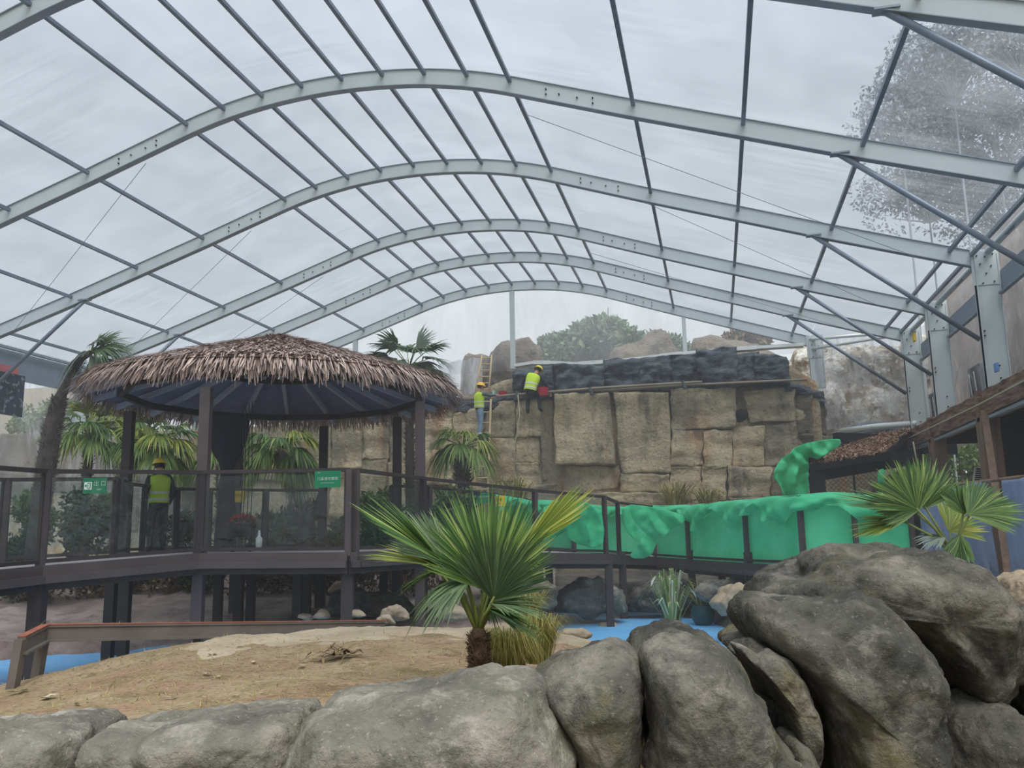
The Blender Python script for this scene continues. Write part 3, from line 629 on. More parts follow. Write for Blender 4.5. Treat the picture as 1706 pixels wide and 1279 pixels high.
# corners clockwise from top left in the picture, how far proud, material
BL = [
 ((923,657),(1012,655),(1024,773),(925,771),.75,'ochre'),((1023,653),(1114,655),(1116,786),(1036,786),.55,'ochre'),((1117,648),(1226,646),(1226,711),(1119,715),.62,'ochre_grey'),
 ((1240,652),(1324,645),(1324,700),(1250,702),.42,'ochre_grey'),((1119,717),(1172,717),(1172,776),(1118,776),.48,'ochre'),((1173,717),(1219,717),(1220,776),(1173,776),.44,'ochre'),
 ((1221,711),(1273,709),(1273,776),(1221,776),.36,'ochre'),((1274,707),(1326,703),(1328,776),(1274,776),.30,'ochre_grey'),((1116,778),(1168,778),(1168,831),(1117,831),.40,'ochre'),((1169,778),(1212,778),(1208,831),(1169,831),.46,'ochre'),
 ((1214,778),(1284,778),(1282,828),(1214,826),.62,'ochre'),((1285,779),(1332,778),(1330,838),(1285,838),.25,'ochre_grey'),((1120,834),(1214,834),(1214,858),(1120,858),.62,'ochre'),((1216,830),(1290,830),(1288,858),(1216,858),.7,'ochre_grey'),
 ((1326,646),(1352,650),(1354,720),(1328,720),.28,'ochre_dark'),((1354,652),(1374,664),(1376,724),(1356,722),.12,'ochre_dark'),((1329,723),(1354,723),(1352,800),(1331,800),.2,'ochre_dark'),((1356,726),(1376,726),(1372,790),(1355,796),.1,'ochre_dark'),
 ((940,777),(1032,778),(1030,812),(962,820),.22,'ochre'),((1034,790),(1114,790),(1113,818),(1034,818),.42,'ochre'),((962,822),(1113,820),(1113,846),(964,846),.6,'ochre'),((926,775),(940,776),(960,846),(926,846),.12,'ochre_grey'),
 ((900,662),(921,660),(922,800),(902,800),.2,'ochre_grey'),((860,668),(898,666),(899,726),(860,727),.42,'ochre'),((812,670),(858,668),(858,726),(808,727),.36,'ochre_grey'),((806,730),(858,729),(858,802),(806,802),.32,'ochre'),((860,730),(898,729),(898,770),(860,770),.30,'ochre'),((860,772),(898,772),(899,810),(860,810),.36,'ochre'),((806,804),(858,804),(858,852),(806,852),.25,'ochre_grey'),((860,812),(924,806),(924,850),(860,850),.35,'ochre_grey'),
 ((756,690),(804,678),(804,726),(758,726),.3,'ochre'),((752,728),(804,728),(804,795),(752,795),.25,'ochre_grey'),((750,797),(804,797),(804,852),(750,852),.32,'ochre'),((704,700),(752,696),(750,748),(704,748),.3,'ochre'),((702,750),(750,750),(749,806),(702,806),.38,'ochre'),((698,808),(748,808),(748,862),(698,862),.25,'ochre_grey'),
 ((650,704),(702,704),(700,770),(650,770),.4,'ochre_grey'),((648,772),(698,772),(696,862),(646,862),.3,'ochre'),((606,706),(648,706),(646,764),(604,764),.28,'ochre'),((602,766),(645,766),(643,862),(600,862),.2,'ochre_grey'),((556,706),(602,706),(600,780),(554,780),.34,'ochre_grey'),((552,782),(598,782),(596,862),(550,862),.25,'ochre'),
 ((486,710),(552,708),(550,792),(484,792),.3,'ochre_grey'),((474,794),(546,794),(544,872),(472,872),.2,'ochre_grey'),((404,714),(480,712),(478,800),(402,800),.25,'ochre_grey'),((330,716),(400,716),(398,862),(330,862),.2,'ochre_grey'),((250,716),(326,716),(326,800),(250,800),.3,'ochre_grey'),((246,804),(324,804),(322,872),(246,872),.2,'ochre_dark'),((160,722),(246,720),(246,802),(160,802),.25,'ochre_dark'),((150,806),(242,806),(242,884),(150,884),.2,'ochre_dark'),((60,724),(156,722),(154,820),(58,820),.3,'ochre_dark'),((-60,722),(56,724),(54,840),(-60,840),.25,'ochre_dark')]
for i, (tl, tr, br, bl, pr_, mt_) in enumerate(BL):
    r = random.Random(i); j = lambda p: (p[0]+r.uniform(-1.2,1.2), p[1]+r.uniform(-1.2,1.2))
    bl = (bl[0]-1, bl[1]+1); br = (br[0]+1, br[1]+1); tr = (tr[0]+1, tr[1]-1); tl = (tl[0]-1, tl[1]-1)
    block([j(bl), j(br), j(tr), j(tl)], pr_, mt_, i, tilt=(r.uniform(-.12,.12), r.uniform(-.12,.05)))
TOP = [((752,664),(800,656),(802,690),(752,692),.2),((800,654),(858,650),(858,684),(800,688),.3),((853,618),(918,606),(922,662),(853,668),.55),((916,612),(960,600),(1004,604),(1006,652),.0),((920,604),(1006,608),(1004,655),(922,660),.72),((1004,598),(1072,594),(1070,650),(1004,654),.55),((1066,596),(1118,590),(1118,648),(1066,652),.75),((1114,592),(1166,588),(1166,646),(1114,648),.65),((1160,580),(1228,576),(1230,643),(1162,646),.82),((1222,588),(1264,584),(1264,640),(1224,643),.6),((1256,586),(1312,592),(1318,640),(1258,641),.78),((1300,632),(1352,642),(1354,660),(1302,652),.35),((1338,640),(1374,652),(1374,674),(1338,664),.2)]
for i, (tl, tr, br, bl, pr_) in enumerate(TOP):
    if pr_ == 0: continue
    ob = block([bl, br, tr, tl], pr_, 'slate', 150+i, amp=.24, bev=.16, nu=22); ob['label'] = 'dark unpainted rock block on the cliff top'
# solid black patch: the shade of a hole put onto the cliff face
b = inflate([atY(x, y, 28.45) for x, y in ((1228,705),(1224,690),(1230,681),(1244,681),(1248,692),(1238,703))], V((0,.06,0)), round_prof(8), 20, .02, 2, 3, 1); h = b.build('hole_shade_patch', M['black_int'], cl_, smooth=True); h['label'] = 'black patch for the shade of a hole in the rock'
# sheeting along the cliff top
p_ = [atY(x, y, 28.9) for x, y in ((858,608),(890,603),(918,603),(965,605),(1030,600),(1100,592),(1135,588),(1200,582),(1260,578),(1338,573))]
b = MB()
for i in range(len(p_)-1): b.beam(p_[i]-V((0,0,.04)), p_[i+1]-V((0,0,.04)), .35, .10+.03*(i % 2))
tag(b.build('film_strip', M['paling']), 'white strip of gathered sheeting along the top of the dark cliff edge', 'plastic sheet')
# rocks beyond the gable
def farrock(px, D, t, seed, lab, mt_='far_rock'): return boulder(px, D, t, mt_, seed, lab, cat='rock', name='boulder', n=50, m=26, amp=.25, freq=.6, detail=.04, e1=.5)
farrock([(768,800),(768,592),(790,588),(808,592),(830,600),(832,800)], 33.5, .8, 1, 'flat topped grey rock behind the ladder, left of the gable post')
farrock([(812,800),(812,590),(828,574),(856,565),(892,563),(902,590),(900,640),(890,800)], 33, 1.0, 2, 'rounded grey brown rock behind the central gable post')
farrock([(975,790),(1010,585),(1040,570),(1080,558),(1100,544),(1108,548),(1118,572),(1140,600),(1140,790)], 36, 1.5, 3, 'brown ridge shaped rock in front of the far tree')
farrock([(1140,790),(1146,564),(1170,558),(1215,564),(1300,574),(1320,790),(1200,790)], 36, 1.5, 4, 'low flat rock right of the second gable post')
boulder([(1290,620),(1310,585),(1345,570),(1420,578),(1500,574),(1560,566),(1600,560),(1640,640),(1640,780),(1290,780)], 35, 2.5, 'slope', 9, 'rocky brown slope with white plastic reflections painted on, seen through the plastic at the right', name='rocky_slope', cat='rock', n=80, m=40, amp=.6, freq=.35, e1=.4, detail=.12)
boulder([(1385,745),(1395,712),(1430,700),(1470,706),(1530,700),(1560,720),(1560,760)], 31, .9, 'slate', 10, 'dark rock rim behind the thatched lean-to', cat='rock', n=60, m=30, amp=.2, freq=.8)
# ------------------------------------------------------------------ raised walkway
RHT = 1.26
FP = [(-330, 8.0, 1.20), (66, 11.26, 1.28), (330, 13.2, 1.38), (580, 12.95, 1.36), (592, 13.05, 1.36), (705, 15.0, 1.35), (893, 17.3, 1.22), (1010, 18.9, 1.14), (1032, 20.6, 1.07), (1092, 21.6, .98), (1148, 20.6, .93), (1246, 17.5, .93), (1340, 15.6, .94), (1430, 15.4, .94), (1525, 15.3, .94)]
BP = [(-330, 10.6, 1.22), (0, 12.9, 1.30), (188, 13.95, 1.36), (211, 15.6, 1.38), (236, 16.1, 1.38), (290, 17.3, 1.38), (345, 17.6, 1.38), (440, 18.3, 1.38), (536, 18.7, 1.38), (652, 17.6, 1.38), (716, 18.0, 1.37), (822, 19.7, 1.28), (895, 22.3, 1.2), (957, 22.2, 1.12), (1070, 24.5, .98), (1170, 23.6, .93), (1300, 19.8, .93), (1400, 18.2, .94), (1525, 18.0, .94)]
F3 = [pt(*p) for p in FP]; B3 = [pt(*p) for p in BP]
def rs(P, n):
    L_ = [(P[i+1]-P[i]).length for i in range(len(P)-1)]; T = sum(L_); out = []
    for k in range(n):
        d = T*k/(n-1); i = 0
        while i < len(L_)-1 and d > L_[i]: d -= L_[i]; i += 1
        out.append(P[i].lerp(P[i+1], min(1, d/L_[i])))
    return out
walk = thing('boardwalk', F3[1]*1.0-V((0,0,1.6)), 'raised dark brown boardwalk on posts, curving past the thatched pavilion', 'walkway')
b = MB(); pairs = [(0,0),(1,1),(1,2),(2,3),(2,4),(2,5),(2,6),(3,7),(3,8),(4,9),(5,10),(6,11),(6,12),(7,13),(8,14),(9,14),(10,15),(11,16),(12,17),(13,17),(14,18)]
for (i, j), (k, l) in zip(pairs[:-1], pairs[1:]):
    A, B_, C_, D_ = F3[i], F3[k], B3[l], B3[j]; t = V((0,0,.03)); u = V((0,0,-.08))
    if i == k: b.add([A+t, C_+t, D_+t, A+u, C_+u, D_+u], [(0,1,2),(5,4,3)])
    elif j == l: b.add([A+t, B_+t, D_+t, A+u, B_+u, D_+u], [(0,1,2),(5,4,3)])
    else: b.add([A+t, B_+t, C_+t, D_+t, A+u, B_+u, C_+u, D_+u], [(0,1,2,3),(7,6,5,4)])
M['deck'] = mat('deck_boards', [(120,116,120),(146,142,144)], rough=.6, scale=3, stretch=(1,1,1))
b.build('deck', M['deck'], walk)
for P in (F3, B3):
    for i in range(len(P)-1):
        if (P[i+1]-P[i]).length < .05: continue
        b = MB(); b.beam(P[i]-UP*.02, P[i+1]-UP*.02, .12, .13); b.build('edge_beam', M['brown_metal'], walk)
        b = MB(); b.beam(P[i]-UP*.17, P[i+1]-UP*.17, .05, .20); b.build('fascia_beam', M['dark_brown'], walk)
        q = (P[i+1]-P[i]).cross(UP).normalized()*.09
        b = MB(); b.beam(P[i]-UP*.13+q, P[i+1]-UP*.13+q, .06, .10); b.build('edge_channel', M['brown_metal'], walk)
def support(px, D, z=1.25, w=.15, mt_='dark_brown'):
    P = pt(px, D, z); b = MB(); b.box((P.x, P.y, (z-.42)/2-.03), (w, w, z+.36), (RH, FH, UP)); b.build('support_post', M[mt_], walk)
for px, D in ((-300,8.3),(66,11.3),(-120,12.0),(188,14.6),(213,15.3),(366,17.3),(400,16.6),(420,17.5),(497,15.8),(512,16.9),(533,18.2),(580,13.1),(872,19.0),(898,17.4),(914,18.6),(1013,18.9),(1036,20.6),(1150,20.7),(1200,22.5),(1246,17.6),(1342,15.7),(705,16.2),(640,17.4),(1430,15.5)):
    support(px, D, w=.17 if D < 14 else .155)
for px, D in ((1013,18.9),(1036,20.6),(872,19.0)):
    P = pt(px, D, -.34); b = MB(); b.tube([P-UP*.02, P+UP*.05], [.24,.17], 12); b.build('post_footing', M['boulder_tan'], walk, smooth=False)

def railing(label, P, posts, h=RHT, group='glass railings of the boardwalk', glass=True, inset=None, pw=.085, grey=False):
    root = thing('glass_railing', P[posts[0]], label, 'railing', group)
    for i in posts:
        b = MB(); d = (P[min(i+1, len(P)-1)]-P[max(i-1, 0)]).normalized(); d.z = 0; d.normalize(); n = d.cross(UP)
        b.box(P[i]+UP*(h/2), (pw, pw, h+.02), (d, n, UP)); b.build('post', M['brown_metal'], root)
    for i in range(posts[0], posts[-1]):
        A, B_ = P[i], P[i+1]; d = (B_-A); L_ = d.length; dn = d/L_
        if L_ < .2: 
            continue
        b = MB(); b.beam(A+UP*h, B_+UP*h, .075, .055); b.build('top_rail', M['dark_brown'], root)
        b = MB(); b.beam(A+UP*.10, B_+UP*.10, .05, .05); b.build('bottom_rail', M['dark_brown'], root)
        if glass:
            a = A+dn*.05; c = B_-dn*.05; 
            for q in (a, c): fr = MB(); fr.beam(q+UP*.1, q+UP*(h-.03), .04, .04, dn); fr.build('pane_frame', M['dark_brown'], root)
            g = MB(); nn = dn.cross(UP)*.006
            g.hexa([a+UP*.12-nn, c+UP*.12-nn, c+UP*.12+nn, a+UP*.12+nn, a+UP*(h-.06)-nn, c+UP*(h-.06)-nn, c+UP*(h-.06)+nn, a+UP*(h-.06)+nn])
            g.build('glass_pane', M['glass'], root)
    return root
railing('glass railing at the left, from the photo edge to the front pavilion post', F3, [0,1,2])
railing('glass railing across the pavilion front, carrying the green climbing sign', F3, [2,3,4,5])
railing('glass railing right of the pavilion behind the foreground palm', F3, [5,6,7,8])
railing('low dark railing frame under the green tarp, right half of the walkway', F3, [8,9,10,11,12,13,14], glass=False)
railing('far side railing at the left, behind the exit sign', B3, [0,1,2])
railing('far side railing inside the pavilion, behind the worker', B3, [2,3,4,5,6,7,8])
railing('far side railing right of the pavilion, carrying green and yellow signs', B3, [9,10,11,12,13])

# ------------------------------------------------------------------ pavilion
PC = pt(450, 16.4, -.34); PC = V((PC.x, PC.y, 0)); PR = 3.58
pav = thing('thatched_pavilion', (PC.x, PC.y, -.34), 'large round pavilion with a shaggy brown thatched roof and dark posts', 'pavilion')
for px, D in ((333, 13.35), (700, 15.15), (661, 17.1), (203, 15.7), (536, 18.3), (392, 18.5)):
    P = pt(px, D, 1.4); b = MB(); b.box((P.x, P.y, 1.80), (.165, .165, 4.36), (RH, FH, UP)); b.build('post', M['brown_metal'] if D < 14 or px in (700,) else M['dark_brown'], pav, bevel=.01)
APX = 5.62; EV = 4.42
def rz_(r): t = r/PR; return APX-.08-(APX-.08-EV)*(t*.95+.05*t*t)
b = MB(); n = 64
for k, r in enumerate([.02, .8, 1.7, 2.6, 3.5]):
    for i in range(n): a = 2*math.pi*i/n; b.v.append(PC+V((math.cos(a)*r, math.sin(a)*r, rz_(r)-.10)))
for k in range(4):
    for i in range(n): a = k*n+i; c = k*n+(i+1) % n; b.f.append((a, a+n, c+n, c))
b.build('roof_underside', M['thatch_lifted'], pav, smooth=True)
for i in range(20):
    a = 2*math.pi*(i+.3)/20; d = V((math.cos(a), math.sin(a), 0)); b = MB()
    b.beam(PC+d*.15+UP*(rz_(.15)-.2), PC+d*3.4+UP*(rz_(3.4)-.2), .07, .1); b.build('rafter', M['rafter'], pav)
for r, z, w in ((2.85, 4.34, .12), (1.3, 4.90, .1)):
    b = MB(); pts = [PC+V((math.cos(2*math.pi*i/12)*r, math.sin(2*math.pi*i/12)*r, z)) for i in range(13)]
    for i in range(12): b.beam(pts[i], pts[i+1], .1, w)
    b.build('ring_beam', M['dark_brown'], pav)
rnd = random.Random(3)
def straw(mb, base, dirn, L_, w, up, droop=0):
    sd = dirn.cross(up).normalized()*(w/2)
    p1 = base+dirn*(L_*.55); p2 = base+dirn*L_-UP*droop
    mb.add([base-sd, base+sd, p1+sd*.9, p1-sd*.9, p2+sd*.35, p2-sd*.35], [(0,1,2,3), (3,2,4,5)])
mb = MB()
rings = 21
for k in range(rings):
    r = PR*(.985-.96*k/(rings-1)); cnt = int(2*math.pi*max(r, .12)/.022)
    for i in range(cnt):
        a = 2*math.pi*(i+rnd.random())/cnt; rr = r*(1+rnd.uniform(-.02,.02)); d = V((math.cos(a), math.sin(a), 0))
        sl = -.24-.16*rr/PR; dd = (d+UP*(sl+rnd.uniform(-.05,.20))+d.cross(UP)*rnd.uniform(-.5,.5)).normalized()
        base = PC+d*(rr-.22)+UP*(rz_(max(rr-.22,0))+.05+rnd.uniform(0,.05))
        straw(mb, base, dd, rnd.uniform(.16,.38), rnd.uniform(.014,.036), UP)
tag(mb.build('roof_thatch', M['thatch'], pav), kind='stuff')
mb = MB()
for layer, (r, z, n, lo_, hi_, outw) in enumerate([(3.58, 4.47, 1300, .16, .36, .75), (3.54, 4.41, 1300, .16, .34, .45), (3.46, 4.36, 1000, .16, .32, .2)]):
    for i in range(n):
        a = 2*math.pi*(i+rnd.random())/n; d = V((math.cos(a), math.sin(a), 0)); cl2 = .5+.5*math.sin(a*23+layer)*math.sin(a*41)
        dd = (d*(outw+rnd.uniform(-.2,.3))-UP*(.65+rnd.uniform(0,.4))+d.cross(UP)*rnd.uniform(-.2,.2)).normalized()
        straw(mb, PC+d*(r-.1)+UP*(z+rnd.uniform(-.03,.06)), dd, rnd.uniform(lo_, hi_)*(1+.25*cl2), rnd.uniform(.014,.034), d)
tag(mb.build('eave_fringe', M['thatch'], pav), kind='stuff')
mb = MB(); mb.tube([PC+UP*(APX-.25), PC+UP*(APX+.03)], [.2,.05], 10); mb.build('finial_cap', M['thatch_lifted'], pav)

mb = MB()
for k, r in enumerate([.02, .9, 1.8, 2.7, 3.56]):
    for i in range(64): a = 2*math.pi*i/64; mb.v.append(PC+V((math.cos(a)*r, math.sin(a)*r, rz_(r)+.02)))
for k in range(4):
    for i in range(64): a = k*64+i; c = k*64+(i+1) % 64; mb.f.append((a, a+64, c+64, c))
mb.build('thatch_bed', M['thatch_bed'], pav, smooth=True)
# dark netting bundle hanging from the pavilion ceiling
P = pt(378, 16.6, 2.6); b = MB(); nn = 20
prf = [(3.95,.34),(3.75,.35),(3.5,.34),(3.25,.27),(3.05,.15),(2.85,.12),(2.6,.14),(2.3,.15),(2.0,.19),(1.7,.2),(1.42,.2)]
for k, (z, r) in enumerate(prf):
    for i in range(nn):
        a = 2*math.pi*i/nn; q = r*(1+.07*math.sin(a*5+k*.6)); b.v.append(V((P.x+math.cos(a)*q, P.y+math.sin(a)*q, z)))
for k in range(len(prf)-1):
    for i in range(nn): a = k*nn+i; c = k*nn+(i+1) % nn; b.f.append((a, c, c+nn, a+nn))
b.f.append(tuple(range(nn))); b.f.append(tuple(reversed(range((len(prf)-1)*nn, len(prf)*nn))))
tag(b.build('net_bundle', M['net'], smooth=True), 'dark netting bundle flaring up to the pavilion ceiling, beside the front post', 'net')
for i, (px, D) in enumerate(((399,15.0),(404,15.1),(411,15.2),(418,15.0))):
    a = pt(px+8-i*2, D, 3.95); c = pt(px-3, D, 1.42); m = a.lerp(c, .6)+RH*.03
    b = MB(); b.tube([a, m, c], .008, 5); o_ = b.build('hanging_cord', M['bolt']); tag(o_, ['thin dark cord by the flower box, leftmost of four','thin dark cord by the flower box, second of four from the left','thin dark cord by the flower box, third of four from the left','thin dark cord by the flower box, rightmost of four'][i], 'cord', 'cords hanging in the pavilion')
# flower box with red poinsettias
P = pt(402, 15.4, 1.41); fb = thing('flower_box', P, 'red flowering potted plant on the deck inside the pavilion', 'potted plant')
b = MB(); b.box(P+UP*.37, (.40,.25,.22), (RH, FH, UP)); b.build('box', M['black_int'], fb)
for s in (-.15, .15):
    b = MB(); b.box(P+UP*.13+RH*s, (.05,.05,.26), (RH, FH, UP)); b.build('stand_leg', M['black_int'], fb)
def leafq(mb, c, d, up, L_, w):
    d = d.normalized(); sd = d.cross(up).normalized()*(w/2) if d.cross(up).length > 1e-3 else V((w/2,0,0)); u = sd.cross(d).normalized()*(w*.12)
    mb.add([c, c+d*L_*.5+sd+u, c+d*L_, c+d*L_*.5-sd+u], [(0,1,2),(0,2,3)])
def rdir(r): 
    while 1:
        v = V((r.uniform(-1,1), r.uniform(-1,1), r.uniform(-1,1)))
        if .05 < v.length < 1: return v.normalized()
b = MB(); b2 = MB()
for i in range(150):
    d = rdir(rnd); d.z = abs(d.z)*.8; leafq(b if i < 80 else b2, P+UP*(.5 if i < 80 else .46)+V((d.x*.2,d.y*.16,d.z*.12)), d+rdir(rnd)*.5, UP, .10, .06)
b.build('red_bracts', M['redflower'], fb); b2.build('foliage', M['shrub'], fb)
P = pt(431, 15.3, 1.41); b = MB(); b.tube([P, P+UP*.22, P+UP*.27, P+UP*.36], [.055,.06,.025,.02], 10); tag(b.build('bottle', M['bottle'], smooth=True), 'white plastic bottle on the deck beside the red flowers', 'bottle')

# ------------------------------------------------------------------ signs
def text_part(s, size, P, X, Z, matl, parent, off=.004, name='lettering', align='CENTER'):
    cu = bpy.data.curves.new('t', 'FONT'); cu.body = s; cu.size = size; cu.align_x = align; cu.align_y = 'CENTER'; cu.extrude = .001
    ob = bpy.data.objects.new('t', cu); COL.objects.link(ob); bpy.context.view_layer.update()
    me = bpy.data.meshes.new_from_object(ob.evaluated_get(bpy.context.evaluated_depsgraph_get())); bpy.data.objects.remove(ob)
    N_ = X.cross(Z); base = P-WL[parent.name]
    for v in me.vertices: c = v.co; v.co = base+X*c.x+Z*c.y-N_*(off+(.001-c.z)*0)
    me.materials.clear(); me.materials.append(matl); o2 = bpy.data.objects.new(name, me); COL.objects.link(o2); o2.parent = parent; return o2
def sign(px, py, D, w, h, mt_, label, texts, X=None, icon=False):
    P = at(px, py, D); X = X or RH; Z = UP; N_ = X.cross(Z)
    r = thing('sign', P-UP*h/2, label, 'sign')
    b = MB(); b.box(P, (w, .012, h), (X, -N_, Z)); b.build('panel', M[mt_], r)
    for (s, sz, dx, dy, m_) in texts: text_part(s, sz, P+X*dx+Z*dy-N_*0, X, Z, M[m_], r, off=-.012)
    return r, P, X, Z
# NB: panel front faces the viewer: X x UP points away from the viewer for RH, so offset towards -FH
def text_front(s, sz, P, dx, dy, m_, r, X): return text_part(s, sz, P+X*dx+UP*dy-FH*.012, X, UP, M[m_], r, off=0)
def sgn2(px, py, D, w, h, mt_, label, texts):
    P = at(px, py, D); r = thing('sign', P-UP*h/2, label, 'sign')
    b = MB(); b.box(P, (w, .012, h), (RH, FH, UP)); b.build('panel', M[mt_], r)
    for (s, sz, dx, dy, m_) in texts: text_front(s, sz, P, dx, dy, m_, r, RH)
    return r, P
r, P = sgn2(158, 809, 13.55, .36, .24, 'sign_green', 'green exit sign with a white arrow, hanging behind the left glass railing', [('出 口', .085, .08, .03, 'white'), ('EXIT', .035, .08, -.06, 'white')])
def bar(P, a, c, w, m_, r, d=.012, nm='icon_stroke'):
    b = MB(); A = P+RH*a[0]+UP*a[1]-FH*d; B_ = P+RH*c[0]+UP*c[1]-FH*d; b.beam(A, B_, w, .003, FH); b.build(nm, M[m_], r)
b = MB(); b.box(P-RH*.10-FH*.009+UP*.0, (.115, .006, .115), (RH, FH, UP)); b.build('icon_square', M['white'], r)
for a, c in (((-.105,.038),(-.065,.038)),((-.065,.04),(-.065,-.04)),((-.105,-.038),(-.065,-.038)),((-.105,.038),(-.105,.02)),((-.105,-.038),(-.105,-.02)),((-.145,0),(-.088,0)),((-.145,0),(-.125,.02)),((-.145,0),(-.125,-.02))): bar(P, a, c, .011, 'sign_green', r, .0145)
sgn2(546, 798, 12.95, .385, .245, 'sign_green', 'green sign with white Chinese lettering on the front railing, near the rail corner', [('儿童请勿攀爬', .052, 0, .005, 'white'), ('No climbing for children', .020, 0, -.055, 'white'), ('■■■■', .012, -.13, .095, 'white')])
r, P = sgn2(394, 827, 17.8, .36, .23, 'sign_yellow', 'yellow warning sign on the far railing inside the pavilion, behind the hanging cords', [('注意安全', .065, 0, .02, 'blackp')])
sgn2(802, 829, 19.5, .36, .24, 'sign_green', 'small green sign with white lettering on the far railing, right of the pavilion', [('儿童请勿攀爬', .045, .04, .02, 'white'), ('●', .07, -.14, .03, 'white')])
sgn2(832, 834, 19.9, .27, .24, 'sign_yellow', 'small yellow warning sign beside the green one, right of the pavilion', [('注意', .075, 0, .02, 'blackp'), ('△', .05, 0, -.06, 'blackp')])

# ------------------------------------------------------------------ green tarps
def tri(x): return abs((x % 1)*2-1)*2-1
def tarp(label, P, h0, h1, front, flap, seed, group='green tarps', droop=None, namex='tarp', thick=True):
    """cloth hung over a rail line P: a back drop from rail h1 down to h0 and a flap over the front"""
    Q = rs(P, 16*len(P)); mb = MB(); rows = []
    r = random.Random(seed); nr = 14; nf = 6
    for i, q in enumerate(Q):
        d = (Q[min(i+1, len(Q)-1)]-Q[max(i-1, 0)]).normalized(); n = d.cross(UP).normalized()
        if n.dot(EYE-q) < 0: n = -n
        fl = flap*(1+.55*tri(i*.045+seed)+.2*tri(i*.13))
        dz = .05*noise.noise(V((i*.12, seed, 9)))
        row = []
        for k in range(nr+1):
            t = k/nr; z = h0+(h1+dz-h0)*t; w = .018*noise.noise(V((i*.18+t*1.5, t*2.0, seed)))
            row.append(q+UP*z-n*(.085+w*1.2))
        row.append(q+UP*(h1+.05+dz)+n*0.0)
        for k in range(nf+1):
            t = k/nf; w = .10*tri(i*.10+t*.8+seed)+.05*tri(i*.23-t*1.1)
            row.append(q+UP*(h1+dz-fl*t)+n*(.085+.05*math.sin(math.pi*t)+w*t))
        rows.append(row)
    m = len(rows[0])
    for row in rows: mb.v += row
    for i in range(len(rows)-1):
        for k in range(m-1): a = i*m+k; mb.f.append((a, a+m, a+m+1, a+1))
    ob = mb.build(namex, M['tarp'], smooth=True)
    return tag(ob, label, 'tarp', group)
tarp('long green tarp folded over the railing on the right half of the walkway', F3[9:15], .02, RHT, True, .34, 5)
tarp('green tarp hanging on the far railing behind the yellow green palm fan', B3[11:15], .02, RHT-.02, True, .22, 8)
# loose gathered end between them
def loose(label, pl, D, seed, amp=.18, th=.03, grp='green tarps', matn='tarp'):
    poly = [at(x, y, D) for x, y in pl]; NN = 120; P = resample(chaikin(poly, 1), NN); C = sum(P, V())/NN; mb = MB(); R_ = 30
    mb.v.append(C)
    for k in range(1, R_+1):
        for i, p in enumerate(P):
            q = C+(p-C)*(k/R_); x_ = (q-C).dot(RH); f = amp*(.6*tri(x_*1.6+q.z*.5+seed*.3+.7*noise.noise(q*1.7))+.4*math.sin(x_*13+q.z*2.2+3*noise.noise(q*2.3))+.3*noise.noise(q*6))
            mb.v.append(q-FH*(f+th*math.cos(k/R_*1.57)))
    for i in range(NN): mb.f.append((0, 1+i, 1+(i+1) % NN))
    for k in range(R_-1):
        for i in range(NN): a = 1+k*NN+i; b = 1+k*NN+(i+1) % NN; mb.f.append((a, a+NN, b+NN, b))
    ob = mb.build('tarp', M[matn], smooth=True); md = ob.modifiers.new('solid', 'SOLIDIFY'); md.thickness = .015
    return tag(ob, label, 'tarp', grp)
loose('bunched green tarp end gathered at the start of the ramp', [(1036,838),(1098,846),(1150,862),(1120,880),(1098,900),(1082,930),(1046,930),(1060,915),(1075,905),(1050,895),(1036,870)], 20.4, 3, .1)
loose('green tarp piece hanging down inside the glass railing', [(905,836),(1000,836),(1008,900),(995,915),(950,902),(930,880),(915,905),(905,870)], 18.6, 4, .1)
loose('crumpled green tarp draped over the rock end beside the thatched lean-to', [(1284,792),(1298,770),(1322,746),(1350,736),(1396,729),(1400,742),(1376,756),(1354,770),(1348,790),(1348,830),(1304,830),(1300,808)], 21.5, 6, .16)
loose('small scrap of green tarp hanging under the lean-to beam', [(1462,783),(1474,780),(1472,802),(1480,822),(1462,812)], 20.5, 7, .05)

# ------------------------------------------------------------------ timber gallery on the right
gal = thing('timber_gallery', (7, 19, .3), 'dark covered timber gallery with a bark faced beam along the right side', 'building')
P0, P1 = V((5.42, 12.0, 4.04)), V((5.42, 26.3, 4.04))
b = MB(); nU, nVv = 180, 10
for i in range(nU+1):
    for j in range(nVv+1):
        y = 12+14.4*i/nU; z = 3.80+.48*j/nVv; P = V((5.30, y, z)); P.x -= .05*noise.noise(V((y*1.1, z*14, 0)))+.04*noise.noise(V((y*3.5, z*20+y*1.5, 2))); b.v.append(P)
for i in range(nU):
    for j in range(nVv): a = i*(nVv+1)+j; b.f.append((a, a+nVv+1, a+nVv+2, a+1))
b.build('bark_facing', M['bark_beam'], gal, smooth=True)
b = MB(); b.box((5.55, 19.2, 4.04), (.4, 14.4, .46)); b.build('beam', M['timber'], gal)
for Y in (14.9, 19.25, 23.5):
    b = MB(); b.box((5.42, Y, 2.1), (.36, .36, 3.4)); b.build('post', M['timber'], gal, bevel=.02)
    b = MB(); b.box((5.30, Y-.05, 4.0), (.12, .2, .62)); b.build('post_cap', M['bark_beam'], gal)
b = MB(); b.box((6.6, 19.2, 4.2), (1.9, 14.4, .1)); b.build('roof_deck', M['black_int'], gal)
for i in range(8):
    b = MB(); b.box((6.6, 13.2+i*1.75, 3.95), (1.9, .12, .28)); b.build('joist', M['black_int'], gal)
b = MB(); b.box((5.36, 19.2, 3.74), (.10, 14.2, .06)); b.build('edge_angle', M['flange'], gal)
b = MB(); b.box((7.6, 19.2, .9), (.1, 14.4, 1.8)); b.build('back_wall', M['stucco'], gal)
b = MB(); b.box((7.6, 19.2, 3.5), (.1, 14.4, 1.5)); b.build('back_fascia', M['black_int'], gal)
